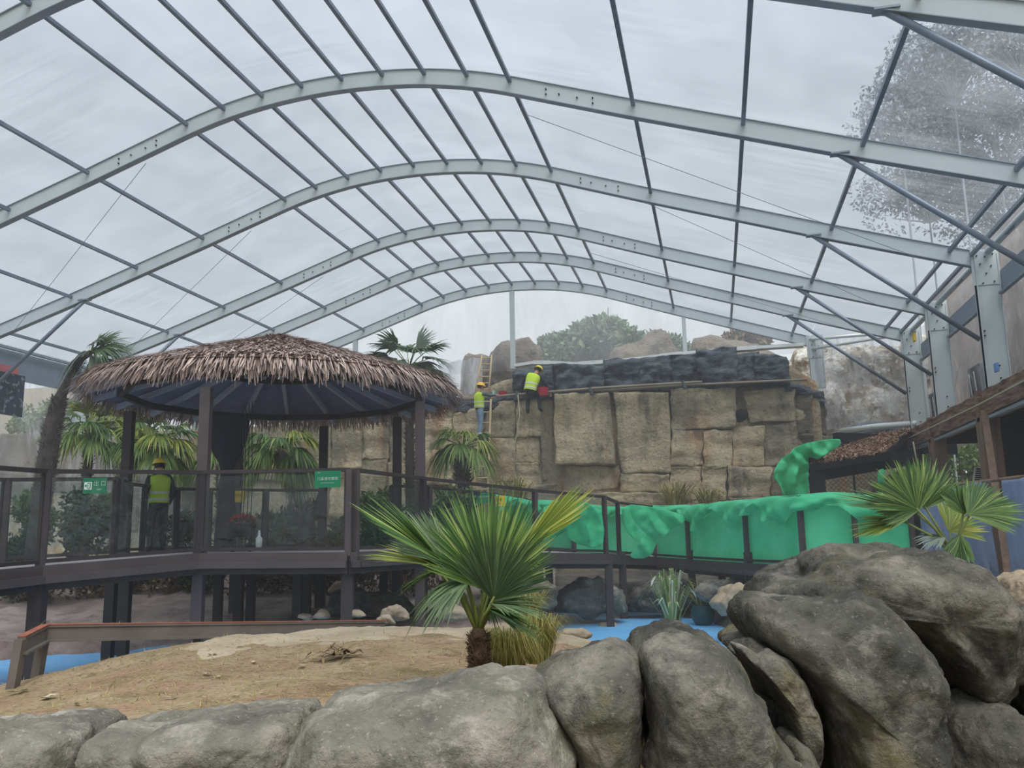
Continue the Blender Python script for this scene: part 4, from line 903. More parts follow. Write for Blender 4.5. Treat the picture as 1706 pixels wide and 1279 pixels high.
b = MB(); b.box((5.05, 26.4, 3.95), (4.5, .2, .5), (V((.8,.6,0)), V((-.6,.8,0)), UP)); b.build('cross_beam', M['black_int'], gal)
b = MB(); b.tube([V((5.15, 12, 4.05)), V((5.15, 19, 3.98)), V((5.15, 26, 4.0))], .018, 6); b.build('cable', M['rope'], gal)
b = MB(); a0 = atY(1522, 742, 24.0); b.tube([a0+V((0,0,.1)), a0+V((.05,0,-.6)), a0+V((.35,0,-1.1)), a0+V((.6,0,-.9)), a0+V((.35,0,-.2))], .02, 6); b.build('cable_loop', M['rope'], gal, smooth=True)
# lean-to
ln = thing('thatched_lean_to', atY(1440, 830, 25.0), 'small sloping thatched lean-to roof between the cliff and the timber gallery', 'shelter')
A, B_, C_, D_ = at(1398,737,25.2), at(1520,714,24.2), at(1474,755,20.6), at(1342,775,21.6)
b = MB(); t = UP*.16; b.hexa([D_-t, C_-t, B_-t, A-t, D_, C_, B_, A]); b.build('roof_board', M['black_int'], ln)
mb = MB(); r = random.Random(9); sl = ((D_-A)+(C_-B_)).normalized()
for k in range(5200):
    u, v = r.random(), r.random(); P = A.lerp(B_, u).lerp(D_.lerp(C_, u), v*.97); dd = (sl+rdir(r)*.25).normalized()
    straw(mb, P+UP*(.03+.05*r.random()), dd, r.uniform(.16,.30), r.uniform(.014,.026), UP)
tag(mb.build('thatch', M['thatch_red'], ln), kind='stuff')
for (px, py, D, zt) in ((1360, 790, 21.6, 3.4), (1525, 790, 22.5, 3.6)):
    P = at(px, py, D); b = MB(); b.box((P.x, P.y, zt/2), (.34, .34, zt)); b.build('post', M['black_int'], ln)
b = MB(); b.beam(at(1345,792,21.6)*1.0, at(1520,762,21.2), .2, .35); b.build('front_beam', M['black_int'], ln)
# mesh fence and rail seen below the lean-to
mf = thing('mesh_fence', at(1425, 825, 23.5), 'rusty wire mesh fence under the lean-to roof', 'fence')
O_ = at(1375, 822, 23.5); Xd = (at(1475, 822, 23.3)-O_).normalized(); W_ = (at(1475,822,23.3)-O_).length; mbm = MB()
for i in range(-8, 18):
    for s in (1, -1):
        x0 = i*.13; pts = []
        for t in (0, 1):
            x = x0+s*t*.72 if s > 0 else x0+.72-t*.72
            pts.append((x, t*.72))
        (xa, za), (xb, zb) = pts
        if max(xa, xb) < 0 or min(xa, xb) > W_: continue
        f0, f1 = 0, 1
        if xb != xa:
            fs = sorted([(0-xa)/(xb-xa), (W_-xa)/(xb-xa)]); f0 = max(0, fs[0]); f1 = min(1, fs[1])
        if f1 <= f0: continue
        mbm.tube([O_+Xd*(xa+(xb-xa)*f0)+UP*(za+(zb-za)*f0), O_+Xd*(xa+(xb-xa)*f1)+UP*(za+(zb-za)*f1)], .007, 4)
tag(mbm.build('wire_mesh', M['wire'], mf), kind='stuff')
for z in (0, .72):
    b = MB(); b.tube([O_+UP*z, O_+Xd*W_+UP*z], .03, 6); b.build('rail', M['wire'], mf)
for i in range(3):
    b = MB(); q = O_+Xd*(W_*i/2); b.tube([q-UP*1.5, q+UP*.75], .03, 6); b.build('post', M['wire'], mf)
b = MB(); b.box(at(1425, 800, 26.5)-UP*.6, (4.2, .2, 3.2), (RH, FH, UP)); tag(b.build('wall_lean_to_back', M['ochre_grey']), kind='structure')
boulder([(1440,850),(1470,790),(1540,775),(1560,800),(1570,860)], 24.5, .5, 'boulder_dark', 33, 'dark rock behind the fan palm under the gallery', cat='rock', n=40, m=20)

# AC units on the gallery roof
for i, (Y, lab) in enumerate(((22.0, 'grey air conditioning unit on the gallery roof, nearest the right edge'), (26.0, 'grey air conditioning unit on the gallery roof beside the farthest wall column'))):
    u = thing('air_conditioner', (6.22, Y, 4.28), lab, 'air conditioner', 'air conditioners on the gallery roof')
    b = MB(); b.box((6.22, Y, 4.86), (.42, .95, .9)); b.build('casing', M['ac'], u, bevel=.02)
    b = MB(); b.box((6.0, Y-.05, 4.86), (.02, .84, .82)); b.build('fan_grille', M['ac_dark'], u)
    b = MB(); b.box((6.22, Y, 4.35), (.5, 1.0, .12)); b.build('stand', M['ac_dark'], u)
    for s in (-1, 1):
        b = MB(); b.tube([(5.96, Y+.2*s, 5.15), (5.96, Y-.1+.2*s, 4.6)], .015, 5); b.build('pipe', M['white'], u)
P = atX(1660, 612, 5.3); b = MB(); b.box(P, (.05, .17, .17)); tag(b.build('blue_pouch', M['bluebag'], bevel=.01), 'small blue pouch taped to the steel column above the gallery', 'pouch')
P = at(1514+8, 545, 22.5); b = MB(); b.box(atX(1523, 562, 5.5), (.05,.22,.22)); tag(b.build('yellow_tag', M['sign_yellow']), 'small yellow tag behind the far steel column', 'tag')

# blue grey cloth on a rail
def cloth(label, pl, D0, D1, seed):
    mb = MB(); nu, nv = 44, 30
    (x0, y0), (x1, y1), (x2, y2), (x3, y3) = pl  # tl tr br bl
    for j in range(nv+1):
        for i in range(nu+1):
            u, v = i/nu, j/nv; D = D0+(D1-D0)*u
            x = (x0*(1-u)+x1*u)*(1-v)+(x3*(1-u)+x2*u)*v; y = (y0*(1-u)+y1*u)*(1-v)+(y3*(1-u)+y2*u)*v
            P = at(x, y, D); mb.v.append(P-FH*(.07*math.sin(u*17+seed+noise.noise(V((u*5, v*1.5, seed)))*2)*(.4+.6*v)+.04*noise.noise(V((u*9, v*3, seed+3))))+UP*(.03*noise.noise(V((u*4, 0, seed))) if j == 0 else 0))
    for j in range(nv):
        for i in range(nu): a = j*(nu+1)+i; mb.f.append((a, a+1, a+nu+2, a+nu+1))
    ob = mb.build('cloth', M['cloth_blue'], smooth=True); md = ob.modifiers.new('solid', 'SOLIDIFY'); md.thickness = .012
    return tag(ob, label, 'cloth', 'blue grey cloths on the right')
cloth('pleated blue grey cloth hanging behind the fan palm, left of the leaning timber', [(1528,822),(1645,800),(1668,968),(1540,950)], 15.2, 14.2, 1)
cloth('blue grey cloth at the right edge of the photo', [(1670,800),(1800,782),(1830,1000),(1690,975)], 13.5, 12.2, 4)
b = MB(); b.tube([at(1555,812,15.3), at(1720,792,13.4)], .03, 8); tag(b.build('cloth_rail', M['timber']), 'thin timber rail carrying the blue grey cloths', 'rail')
b = MB(); b.beam(at(1640,690,17.5)*1.0, at(1682,972,13.8), .12, .22); tag(b.build('leaning_timber', M['timber']), 'leaning brown timber between the two blue grey cloths', 'timber')
b = MB(); P = at(1634, 790, 21.5); b.box(P, (.36, .03, .36), (RH, FH, (UP+RH*.25).normalized())); lv = thing('vent_panel', P-UP*.2, 'small tilted dark louvred panel with a pale frame between the gallery posts', 'vent')
b.build('frame', M['white'], lv)
for i in range(6):
    b = MB(); b.box(P-FH*.03+UP*(.13-.052*i)+RH*(.03-.013*i), (.28, .02, .034), (RH, FH, UP)); b.build('louvre', M['black_int'], lv)
b = MB(); b.beam(pt(1560, 13.2, .48), pt(1800, 10.4, .52), .25, .12); tag(b.build('trim_1', M['concrete']), kind='structure')

# left: banner
b = MB(); P = atX(8, 655, -18.6); b.box(P, (.04, 1.3, 1.15)); tag(b.build('banner', M['banner']), 'dark patterned banner cut by the left edge of the photo', 'banner')
b = MB(); P = atX(6, 615, -18.7); b.box(P, (.04, 1.0, .25)); tag(b.build('red_strip', M['redstrip']), 'faded red strip on the grey eave band at the left edge', 'banner')
# ------------------------------------------------------------------ cliff top pipe, ladders, rope, bucket
YP = 28.0
b = MB(); q = [atY(x, y, YP) for x, y in ((770,666),(850,658),(1000,646),(1100,640),(1170,636))]; b.tube(q, .045, 8)
tag(b.build('scaffold_pipe', M['pipe'], smooth=True), 'long scaffold pole along the cliff top on which a worker sits', 'pole')
b = MB(); q = [atY(x, y, YP+.12) for x, y in ((985,652),(1150,641),(1345,632))]; b.tube(q, .04, 8)
tag(b.build('scaffold_pipe', M['pipe'], smooth=True), 'second scaffold pole lashed on, running to the right end of the dark cliff top', 'pole')
for px, py in ((862,658),(985,650),(1140,640)):
    b = MB(); P = atY(px, py, YP); b.tube([P+V((-.05,0,.12)), P+V((.03,0,-.15))], .06, 8); tag(b.build('lashing', M['slate']), {862:'dark lashing on the scaffold pole beside the rope',985:'dark lashing joining the two scaffold poles',1140:'dark lashing on the scaffold pole, farthest right'}[px], 'lashing', 'lashings on the scaffold pole')
def ladder(p0, p1, w, rungs, label, group='bamboo ladders', matn='bamboo', r=.035):
    p0 = V(p0); p1 = V(p1); root = thing('ladder', p0, label, 'ladder', group)
    d = (p1-p0); sd = RH.copy()
    for s in (-1, 1):
        b = MB(); b.tube([p0+sd*w*s*1.15, p1+sd*w*s*.85], r, 8); b.build('rail', M[matn], root, smooth=True)
    for i in range(rungs):
        t = (i+.6)/rungs; c = p0+d*t; ww = w*(1.15-.3*t); b = MB(); b.tube([c-sd*ww, c+sd*ww], r*.75, 6); b.build('rung', M[matn], root)
ladder(atY(797, 905, 26.6), atY(809, 662, 27.9), .21, 13, 'bamboo ladder leaning on the ochre cliff, with a worker standing on it')
ladder(atY(803, 655, 28.3), atY(811, 592, 29.0), .20, 6, 'upper ladder leaning on the grey rock behind the worker', r=.028)
b = MB(); b.tube([atY(863,658,27.9), atY(866,690,27.7), atY(858,740,27.75), atY(860,752,27.8)], .018, 6); tag(b.build('rope', M['rope'], smooth=True), 'pale rope hanging from the scaffold pole beside the seated worker', 'rope')
P = atY(905, 652, 27.75); bk = thing('bucket', P-UP*.14, 'red bucket on the pole beside the seated worker', 'bucket')
b = MB(); b.tube([P-UP*.14, P+UP*.12], [.14,.19], 16, cap=True); b.build('body', M['red'], bk, smooth=False)
b = MB(); b.tube([P+UP*.12+RH*(.19*math.cos(a))+UP*(.16*math.sin(a)) for a in [math.pi*i/8 for i in range(9)]], .008, 5); b.build('handle', M['bolt'], bk)
b = MB(); P = atY(838, 657, 28.1); b.tube([P-UP*.05, P+UP*.10], [.12,.15], 12); tag(b.build('bucket', M['red']), 'dull red tub on the cliff edge between the two workers', 'bucket')

# ------------------------------------------------------------------ people
def person(loc, rot, J, label, top, legs, vest, helm, shoe, sc_=1.0, mask=False, item=None):
    """J: joints in metres, x right, y forward, z up"""
    root = thing('person', loc, label, 'person')
    R_ = Matrix.Rotation(rot, 3, 'Z')
    names = ['pelvis','spine','chest','neck','headb','headt']
    E_ = [('pelvis','spine'),('spine','chest'),('chest','neck'),('neck','headb'),('headb','headt')]
    rad = {'pelvis':(.15,.11),'spine':(.135,.10),'chest':(.165,.115),'neck':(.058,.058),'headb':(.075,.085),'headt':(.078,.09)}
    for s in 'LR':
        E_ += [('chest','sho'+s),('sho'+s,'elb'+s),('elb'+s,'wri'+s),('wri'+s,'palm'+s),('pelvis','hip'+s),('hip'+s,'kne'+s),('kne'+s,'ank'+s),('ank'+s,'toe'+s)]
        rad.update({'sho'+s:(.068,.068),'elb'+s:(.046,.046),'wri'+s:(.030,.030),'palm'+s:(.036,.022),'hip'+s:(.098,.098),'kne'+s:(.066,.066),'ank'+s:(.044,.044),'toe'+s:(.038,.034)})
    J = {k: V(v)*sc_ for k, v in J.items()}
    for s in 'LR':
        w, e = J['wri'+s], J['elb'+s]; d = (w-e).normalized(); J['palm'+s] = w+d*.08*sc_
        a, k = J['ank'+s], J['kne'+s]
        if 'toe'+s not in J: J['toe'+s] = a+V((0,.15,-.05))*sc_
        sd = d.cross(V((0,1,.3))).normalized(); cu = d.cross(sd).normalized()
        for fi, (o_, L_) in enumerate(((-.027,.07),(-.009,.082),(.009,.078),(.027,.062))):
            a1, a2 = 'f%d%sa' % (fi, s), 'f%d%sb' % (fi, s)
            J[a1] = J['palm'+s]+sd*o_+d*L_*.55; J[a2] = J[a1]+(d*.75+cu*.5).normalized()*L_*.55
            E_ += [('palm'+s, a1), (a1, a2)]; rad[a1] = (.0095,.0095); rad[a2] = (.008,.008)
        J['t'+s] = w+sd*-.05+d*.05; J['u'+s] = J['t'+s]+(d+cu*.4).normalized()*.035; E_ += [('wri'+s, 't'+s), ('t'+s, 'u'+s)]; rad['t'+s] = (.012,.012); rad['u'+s] = (.009,.009)
    ks = list(J); idx = {k: i for i, k in enumerate(ks)}
    me = bpy.data.meshes.new('b'); me.from_pydata([tuple(R_@J[k]) for k in ks], [(idx[a], idx[c]) for a, c in E_], [])
    ob = bpy.data.objects.new('b', me); COL.objects.link(ob)
    sk = ob.modifiers.new('s', 'SKIN'); sk.use_smooth_shade = True; sk.branch_smoothing = .4
    for k, dat in zip(ks, me.skin_vertices[0].data):
        r_ = rad[k]; dat.radius = (r_[0]*sc_, r_[1]*sc_); dat.use_root = (k == 'pelvis')
    sb = ob.modifiers.new('ss', 'SUBSURF'); sb.levels = 1; sb.render_levels = 1
    bpy.context.view_layer.update(); dg = bpy.context.evaluated_depsgraph_get()
    bm = bpy.data.meshes.new_from_object(ob.evaluated_get(dg)); bpy.data.objects.remove(ob)
    bm.name = 'body'; bm.materials.clear(); bm.materials.append(M['skin'])
    body = bpy.data.objects.new('body', bm); COL.objects.link(body); body.parent = root
    Jw = {k: R_@J[k] for k in ks}
    def near(p):
        best, bk_ = 9, None
        for a, c in E_:
            A, C_ = Jw[a], Jw[c]; d = C_-A; t = max(0, min(1, (p-A).dot(d)/max(d.dot(d), 1e-9))); dd = (p-A-d*t).length-max(rad[a][0], .02)*sc_*.5
            if dd < best: best, bk_, bt = dd, (a, c), t
        return bk_, bt
    nb = [near(v.co) for v in bm.vertices]
    def shell(nm, fn, off, matl, par=root):
        keep = [fn(*n) for n in nb]; mp = {}; vs_, fs_ = [], []
        for p in bm.polygons:
            if sum(bool(keep[i]) for i in p.vertices)*2 >= len(p.vertices)-(1 if nm in ('trousers','jacket') else 0):
                for i in p.vertices:
                    if i not in mp: mp[i] = len(vs_); vs_.append(tuple(bm.vertices[i].co+bm.vertices[i].normal*off))
                fs_.append([mp[i] for i in p.vertices])
        if not fs_: return
        m_ = bpy.data.meshes.new(nm); m_.from_pydata(vs_, [], fs_); m_.materials.append(matl); m_.polygons.foreach_set('use_smooth', [True]*len(m_.polygons))
        o_ = bpy.data.objects.new(nm, m_); COL.objects.link(o_); o_.parent = par
        md = o_.modifiers.new('t', 'SOLIDIFY'); md.thickness = .006; return o_
    isleg = lambda b_, t: b_[0][:3] in ('hip','kne') or b_[1][:3] == 'hip' or (b_ == ('pelvis','spine') and t < .25)
    tors = lambda b_, t: b_ in (('pelvis','spine'),('spine','chest')) or b_[1][:3] == 'sho' or (b_ == ('chest','neck') and t < .55)
    arm = lambda b_, t: b_[0][:3] in ('sho',) or (b_[0][:3] == 'elb' and t < .93)
    shell('trousers', isleg, .012, legs)
    shell('jacket', lambda b_, t: tors(b_, t) or arm(b_, t), .012, top)
    sdv = (Jw['shoR']-Jw['shoL']).normalized()
    def loft(nm, rings, matl, n=24):
        m_ = MB()
        for c, ax, rx, ry in rings:
            ax = ax.normalized(); s1 = (sdv-ax*sdv.dot(ax)).normalized(); s2 = ax.cross(s1)
            for i in range(n):
                t = 2*math.pi*i/n; m_.v.append(c+s1*math.copysign(abs(math.cos(t))**.8, math.cos(t))*rx*sc_+s2*math.copysign(abs(math.sin(t))**.9, math.sin(t))*ry*sc_)
        for k in range(len(rings)-1):
            for i in range(n): a = k*n+i; c = k*n+(i+1) % n; m_.f.append((a, c, c+n, a+n))
        w_ = WL[root.name]; WL[root.name] = V((0,0,0)); o_ = m_.build(nm, matl, root, smooth=True); WL[root.name] = w_
        return o_
    pe, sp, chs, ne = Jw['pelvis'], Jw['spine'], Jw['chest'], Jw['neck']; a1 = sp-pe; a2 = chs-sp; a3 = ne-chs
    top_c = chs+a3*.42
    loft('safety_vest', [(pe+a1*.0, a1, .185, .150), (pe+a1*.6, a1, .178, .148), (sp, a1+a2, .180, .148), (sp+a2*.6, a2, .200, .155), (chs, a2, .212, .155), (top_c, a3, .205, .125), (chs+a3*.62, a3, .15, .10), (chs+a3*.74, a3, .085, .08)], vest)
    for f_ in (.25, .95): loft('reflective_band', [(pe+a1*f_, a1, .187, .156), (pe+a1*(f_+.22), a1, .187, .156)], M['reflect'])
    for s__ in (-1, 1):
        pts_ = [sp+sdv*.09*s__*sc_-FWd*.150*sc_, chs+sdv*.10*s__*sc_-FWd*.158*sc_, top_c+sdv*.10*s__*sc_-FWd*.118*sc_] if 0 else None
    shell('shoes', lambda b_, t: b_[1][:3] == 'toe' or (b_[0][:3] == 'kne' and t > .96), .014, shoe)
    # reflective straps over the back
    hb, ht = Jw['headb'], Jw['headt']; up = (ht-hb).normalized(); C_ = hb.lerp(ht, .6)
    fw = R_@V(J.get('face', V((0,1,0)))) if 'face' in J else R_@V((0,1,0)); fw = (fw-up*fw.dot(up)).normalized(); sd = fw.cross(up)
    hm = MB(); n1, n2 = 20, 8
    for j in range(n2+1):
        a = math.pi/2*j/n2
        for i in range(n1):
            t = 2*math.pi*i/n1; r_ = .135*sc_*math.cos(a); br = 1.0+(.22*max(0, math.cos(t))**2 if j == 0 else 0)
            hm.v.append(C_+up*(.02+.13*math.sin(a))*sc_+fw*math.cos(t)*r_*1.12*br+sd*math.sin(t)*r_*(.95 if j else 1.03))
    for j in range(n2):
        for i in range(n1): a = j*n1+i; c = j*n1+(i+1) % n1; hm.f.append((a, c, c+n1, a+n1))
    WLr = WL[root.name]; WL[root.name] = V((0,0,0)); hm.build('helmet', helm, root, smooth=True)
    f = MB(); f.add([C_+fw*.10-up*.0+sd*.012, C_+fw*.10-sd*.012, C_+fw*.13-up*.045, C_+fw*.095-up*.05+sd*.02, C_+fw*.095-up*.05-sd*.02], [(0,1,2),(0,2,3),(1,4,2),(3,2,4)]); f.build('nose', M['skin'], root)
    for s in (-1, 1):
        e = MB(); e.box(C_+fw*.093+sd*.032*s-up*.005, (.022,.012,.010), (sd, fw, up)); e.build('eye', M['blackp'], root)
        e = MB(); e.box(C_+sd*.088*s-up*.03, (.016,.035,.055), (sd, fw, up)); e.build('ear', M['skin'], root, bevel=.005)
    e = MB(); e.box(C_+fw*.088-up*.085, (.045,.01,.010), (sd, fw, up)); e.build('mouth', M['redstrip'], root)
    h_ = MB()
    for i in range(n1):
        t = 2*math.pi*i/n1
        for k, (zz, rr_) in enumerate(((.03,.105),(-.06,.098 if math.cos(t) < .2 else .06))): h_.v.append(C_+up*zz*sc_+fw*(math.cos(t)*rr_-.008)+sd*math.sin(t)*rr_*.95)
    for i in range(n1):
        t = 2*math.pi*(i+.5)/n1
        if math.cos(t) < .35: a = 2*i; c = 2*((i+1) % n1); h_.f.append((a, c, c+1, a+1))
    h_.build('hair', M['hair'], root, smooth=True)
    if mask:
        k_ = MB(); k_.box(C_+fw*.09-up*.065, (.10,.07,.075), (sd, fw, up)); k_.build('face_mask', M['mask'], root, bevel=.02)
    WL[root.name] = WLr
    return root
stand = dict(pelvis=(0,0,.92), spine=(0,.0,1.10), chest=(0,.01,1.34), neck=(0,.02,1.48), headb=(0,.05,1.56), headt=(0,.07,1.68),
  shoL=(-.19,0,1.40), shoR=(.19,0,1.40), elbL=(-.25,-.02,1.12), elbR=(.25,-.02,1.12), wriL=(-.20,.12,.90), wriR=(.22,.10,.90),
  hipL=(-.10,0,.86), hipR=(.10,0,.86), kneL=(-.12,.03,.47), kneR=(.11,.02,.47), ankL=(-.13,-.02,.08), ankR=(.12,-.02,.08))
P = pt(260, 16.4, 1.41)
person(P, YA+math.radians(38), stand, 'worker in dark clothes, face mask and lime vest behind the left railing', M['navy'], M['darktr'], M['hivis'], M['helmet_y'], M['shoe'], mask=True)
lad = dict(stand); lad.update(shoL=(-.19,.03,1.40), shoR=(.19,.03,1.40), elbL=(-.20,.26,1.30), elbR=(.20,.28,1.32), wriL=(-.14,.50,1.32), wriR=(.12,.54,1.36), kneL=(-.08,.06,.48), kneR=(.09,.02,.47), ankL=(-.09,-.0,.08), ankR=(.09,-.04,.08))
P = atY(799, 727, 27.1)
person(P, YA+math.radians(-62), lad, 'worker in jeans and lime vest standing on the bamboo ladder against the cliff', M['greysh'], M['jeans'], M['hivis'], M['helmet'], M['shoe_w'])
b = MB(); q = atY(822, 658, 27.6); b.tube([q-UP*.1, q+UP*.04, q+UP*.07, q+UP*.14], [.05,.055,.02,.02], 10); tag(b.build('spray_bottle', M['spray'], smooth=True), 'pale teal bottle in the ladder worker\'s hands', 'bottle')
sit = dict(pelvis=(0,0,.10), spine=(.03,.05,.28), chest=(.08,.15,.50), neck=(.13,.24,.63), headb=(.17,.30,.69), headt=(.21,.36,.79),
  shoL=(-.10,.12,.57), shoR=(.26,.16,.54), elbL=(-.26,.20,.33), elbR=(.42,.24,.32), wriL=(-.30,.30,.10), wriR=(.50,.34,.10),
  hipL=(-.09,0,.04), hipR=(.11,0,.04), kneL=(-.11,.30,-.02), kneR=(.20,.30,-.02), ankL=(-.10,.12,-.42), ankR=(.26,.10,-.40))
sit['toeL'] = (-.11,.22,-.50); sit['toeR'] = (.30,.20,-.48)
P = atY(883, 657, 27.75)
person(P, YA-.2, sit, 'worker in dark jacket and lime vest sitting on the cliff top pole', M['navy'], M['darktr'], M['hivis'], M['helmet_y'], M['shoe'], sc_=1.15)

# ------------------------------------------------------------------ palms
rp = random.Random(21)
def fan(trunk_top, hub, dirn, normal, R_, spread, n, droop, wid, lm, parent, label=None, petr=.010, fold=.35, cup=.15, lenvar=.12, split=.35, nm='leaf'):
    d = V(dirn).normalized(); nrm = V(normal); nrm = (nrm-d*nrm.dot(d)).normalized(); sd = d.cross(nrm)
    mb = MB(); hub = V(hub)
    for i in range(n):
        t = (i+.5)/n*2-1; a = t*spread/2+rp.uniform(-.3,.3)*spread/n
        bd = (d*math.cos(a)+sd*math.sin(a)+nrm*cup*abs(t)).normalized(); L_ = R_*(1-.30*abs(t)**2)*(1+rp.uniform(-lenvar,lenvar))
        bs = nrm.cross(bd).normalized(); w = wid*rp.uniform(.85,1.15); dz = droop*rp.uniform(.6,1.4); tw = rp.uniform(-.15,.15)
        bs = (bs+nrm*tw).normalized(); bn = bd.cross(bs)
        row = None
        for k, (s, ww) in enumerate(((0,.15),(.22,.62),(.45,1.0),(.7,.72),(.88,.38),(1,.04))):
            c = hub+bd*L_*s-UP*(dz*L_*max(0,s-split*.5)**2)+nrm*0; h_ = w*ww/2
            pts = [c-bs*h_+bn*h_*fold, c, c+bs*h_+bn*h_*fold]; b0 = len(mb.v); mb.v += pts
            if row is not None: mb.f += [(row, row+1, b0+1, b0), (row+1, row+2, b0+2, b0+1)]
            row = b0
    lf = mb.build(nm, lm, parent, smooth=False)
    if label: lf['label'] = label
    if trunk_top is not None:
        m = V(trunk_top).lerp(hub, .5)+UP*.05*R_; pb = MB(); pb.tube([trunk_top, m, hub+d*.03], [petr*1.3, petr, petr*.8], 6)
        po = MB(); po.v = pb.v; po.f = pb.f; s_ = po.build('petiole', M['petiole'], parent, smooth=True); s_.parent = lf
    return lf
def shag(root, a, b_, r, n, matn='fibre', ls=1):
    mb = MB(); a = V(a); b_ = V(b_); ax = (b_-a).normalized()
    for i in range(n):
        t = rp.random(); c = a.lerp(b_, t); d = rdir(rp); d = (d-ax*d.dot(ax)).normalized(); straw(mb, c+d*r*.85, (d*.7+ax*rp.uniform(.2,1.1)).normalized(), rp.uniform(.03,.09)*(r/.07)*ls, .012*(r/.07)*ls, ax.cross(d))
    return tag(mb.build('trunk_fibre', M[matn], root), kind='stuff')

# foreground palm
D = 5.5; bs_ = at(800, 1140, D); root = thing('small_fan_palm', bs_, 'small green fan palm growing on the sandy mound in the foreground', 'palm')
tt = at(797, 1058, D)
b = MB(); b.tube([bs_-UP*.1, bs_, at(801,1100,D), at(798,1075,D), tt, at(797,1045,D)], [.058,.058,.060,.064,.056,.035], 14); b.build('trunk', M['trunk'], root, smooth=True)
shag(root, bs_, tt, .060, 1300, 'fibre', .6)
VW = -FH
def fr(hx, hy, tx, ty, dd=0, dh=0):  # hub and tip in picture pixels -> hub, direction
    h = at(hx, hy, D+dh); t_ = at(tx, ty, D+dh+dd); return h, (t_-h), (t_-h).length
for (hx, hy, tx, ty, dd, dh, spr, n, nrm, lm, dr, w) in [
   (812, 968, 758, 842, .25, .12, 2.0, 56, VW+UP*.2, 'leaf', .05, .021),
   (818, 985, 800, 822, .05, -.05, 2.2, 64, VW+UP*.1, 'leaf', .05, .021),
   (806, 990, 880, 862, .2, .15, 1.7, 44, VW+UP*.4, 'leaf', .08, .021),
   (822, 1000, 850, 880, -.15, -.08, 1.9, 48, VW+UP*.2, 'leaf_d', .12, .020),
   (738, 938, 604, 846, -.1, 0, .75, 34, VW*.6+UP, 'leaf', .05, .020),
   (752, 940, 668, 862, .15, .12, 1.1, 34, VW+UP*.4, 'leaf_d', .08, .020),
   (735, 946, 618, 916, .2, .1, .75, 22, VW*.4+UP, 'leaf_y', .12, .018),
   (862, 922, 972, 824, .1, .05, .50, 30, VW+UP*.3, 'leaf_y', .02, .018),
   (866, 928, 900, 935, .0, .05, 1.5, 12, VW+UP*.3, 'leaf_y', .1, .010),
   (815, 1005, 905, 1015, -.25, -.1, 1.2, 26, VW*.3+UP, 'leaf_d', .14, .020),
   (808, 1012, 895, 1052, -.1, 0, .8, 20, VW*.3+UP, 'leaf', .2, .020),
   (785, 965, 705, 1000, -.2, 0, 1.2, 30, VW*.5+UP, 'leaf_d', .6, .019),
   (775, 955, 690, 985, .2, .1, 1.3, 28, VW*.5+UP, 'leaf', .7, .018),
   (800, 975, 850, 1015, .1, .2, 1.6, 30, VW+UP*.3, 'leaf_d', .3, .019),
   (770, 940, 668, 962, .15, .1, .9, 24, VW*.3+UP, 'leaf', .4, .018)]:
    h, dv, Rr = fr(hx, hy, tx, ty, dd, dh)
    fan(tt, h, dv, nrm, Rr*1.05, spr, n, dr, w, M[lm], root, petr=.009)
# right fan palm behind the big boulder
D = 9.0; bs_ = at(1612, 945, D+.2); root = thing('fan_palm', bs_-UP*.3, 'green fan palm with several round fans behind the largest boulder at the right', 'palm')
tt = at(1590, 925, D); b = MB(); b.tube([bs_-UP*.4, bs_, tt], [.09,.08,.06], 10); b.build('trunk', M['trunk'], root, smooth=True)
for (hx, hy, tx, ty, dd, dh, spr, n, nrm, lm, dr, w) in [
   (1530, 850, 1468, 785, .1, 0, 2.8, 62, VW+UP*.2, 'leaf', .05, .036),
   (1528, 852, 1405, 835, 0, .1, 1.0, 34, VW*.5+UP, 'leaf', .05, .03),
   (1512, 868, 1420, 885, .1, 0, 1.2, 34, VW*.5+UP, 'leaf_y', .1, .03),
   (1540, 848, 1552, 768, .2, .1, 1.7, 40, VW+UP*.1, 'leaf', .05, .034),
   (1608, 856, 1580, 808, .1, 0, 1.5, 18, VW+UP*.2, 'leaf', .05, .05),
   (1612, 858, 1682, 826, .1, -.1, 2.1, 52, VW*.8+UP*.5, 'leaf', .1, .034),
   (1580, 885, 1610, 845, .3, .3, 2.0, 26, VW+UP*.3, 'leaf_y', .1, .04),
   (1575, 895, 1530, 900, -.1, 0, 1.3, 18, VW*.6+UP, 'leaf_grey', .3, .03),
   (1600, 890, 1590, 940, -.1, -.1, 1.5, 20, VW+UP*.2, 'leaf', .3, .04)]:
    h, dv, Rr = fr(hx, hy, tx, ty, dd, dh); fan(tt, h, dv, nrm, Rr*1.05, spr, n, dr, w, M[lm], root, petr=.014)
